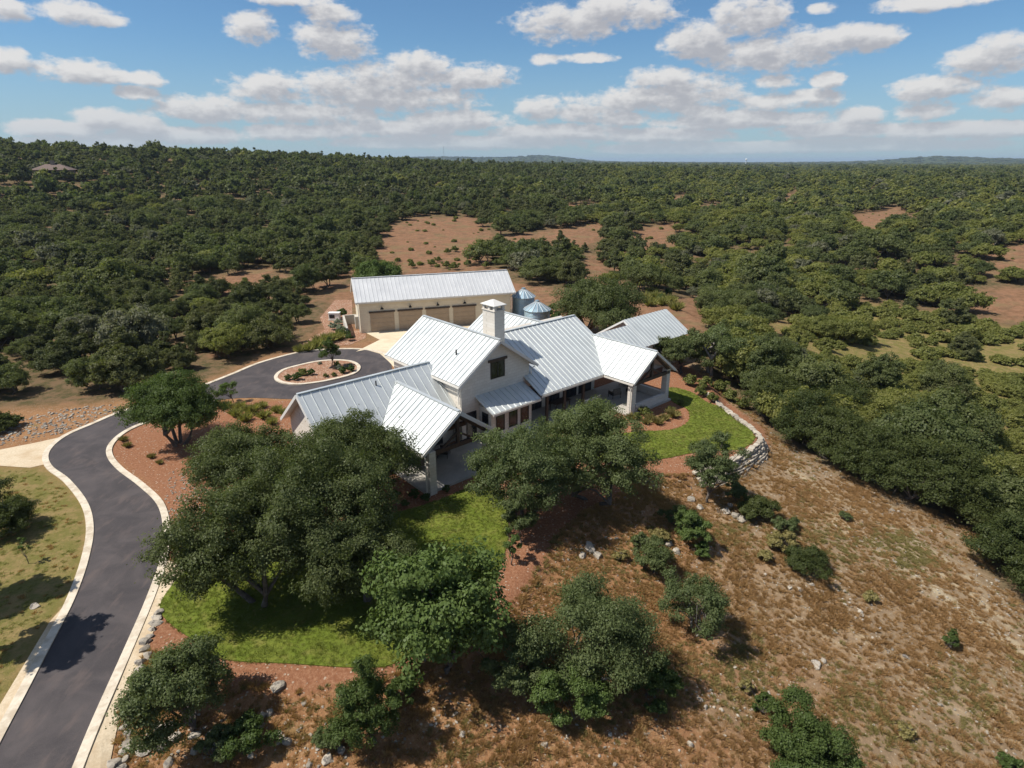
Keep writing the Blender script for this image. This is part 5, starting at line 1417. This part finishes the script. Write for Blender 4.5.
    Xp = rng.uniform(-26, -10, 5000); Yp = rng.uniform(22, 46, 5000); pm = world_poly([(164, 500), (171, 528), (170, 560), (190, 566), (215, 540), (225, 510), (200, 480), (170, 470)]); m = inside(pm, Xp, Yp)
    X = np.concatenate([X, Xp[m]]); Y = np.concatenate([Y, Yp[m]]); s = np.concatenate([s, rng.uniform(.06, .16, m.sum())])
    instancer('loose_stones', np.stack([X, Y, H(X, Y) + .1 * s], -1), rng.integers(0, 6, len(X)), rng.uniform(0, 6, len(X)), np.stack([s * rng.uniform(.9, 1.6, len(X)), s, s], -1), ROCKS, 'scattered pale limestone rubble on the slope and beside the driveway', 'stones')


scatter_ground()


# far away: mast on the skyline
def mast(px, py, top_py, label):
    x, y = flat(px, 164, 0)[0], 0
    r = ray(px, 161.5); k = 2400 / r[1]; X_, Y_ = r[0] * k, 2400.0; z = float(H(X_, Y_)); rt = ray(px, top_py); zt = CZ + rt[2] / rt[1] * Y_
    o = empty('radio_mast', (X_, Y_, z), label, 'mast'); ORIG[o.name] = Vector((X_, Y_, z))
    mb = MB()
    for a in range(3): mb.tube([(X_ + cos(a * 2.1) * 1.2, Y_ + sin(a * 2.1) * 1.2, z - 1), (X_ + cos(a * 2.1) * .4, Y_ + sin(a * 2.1) * .4, zt)], .22, 4)
    q = z
    while q < zt: mb.tube([(X_ - 1, Y_, q), (X_ + 1, Y_, q + 2)], .15, 4); q += 3
    mb.build('lattice', MATS['steel_lattice'], o)
    MB().tube([(X_, Y_, zt - 4), (X_, Y_, zt + 3)], .25, 6).build('antenna', MATS['steel_lattice'], o)


def water_tower(px, y0, r, ht, label):
    q = ray(px, 161.5); X_ = q[0] * y0 / q[1]; z = float(H(X_, y0)); o = empty('water_tower', (X_, y0, z), label, 'water tower')
    MB().tube([(X_, y0, z + ht - r), (X_, y0, z + ht - r * .7), (X_, y0, z + ht), (X_, y0, z + ht + r * .7), (X_, y0, z + ht + r)], [r * .3, r * .8, r, r * .8, r * .2], 12).build('tank', MATS['pale_paint'], o)
    MB().tube([(X_, y0, z - 1), (X_, y0, z + ht - r)], [r * .32, r * .25], 10).build('stem', MATS['pale_paint'], o)


water_tower(746, 2300.0, 3.6, 21, 'tiny white water tower on the horizon above the woods right of centre')
mast(444, 161, 147, 'thin radio mast on the distant ridge above the garage')


for px, R, h, lab in [((36, 150), 2.8, 12.2, 'taller tree standing out on the crest of the left hill'), ((50, 150), 1.8, 10.6, 'narrow ragged tree on the left hill crest, beside a taller one')]:
    hero('oak_tree', lab, 'tree', px, R, h, 4.5, 16, 5000, .20, 'oak_leaf', 90 + int(R), tr=.2)


def haze():
    m = bpy.data.materials.new('haze'); m.use_nodes = True; nt = m.node_tree; nt.nodes.clear()
    v = nt.nodes.new('ShaderNodeVolumePrincipled'); v.inputs['Color'].default_value = (0.62, 0.78, 1.0, 1); v.inputs['Density'].default_value = 0.00009; v.inputs['Anisotropy'].default_value = 0.2
    o = nt.nodes.new('ShaderNodeOutputMaterial'); nt.links.new(v.outputs[0], o.inputs['Volume'])
    mb = MB(); fr = lambda a, b, c: (a, b, c); mb.box(fr, -12600, 12600, -500, 13600, -14, 75)
    ob = mb.build('haze', m); tag(ob, 'pale blue air over the far hills', 'haze', None, 'stuff')
haze()
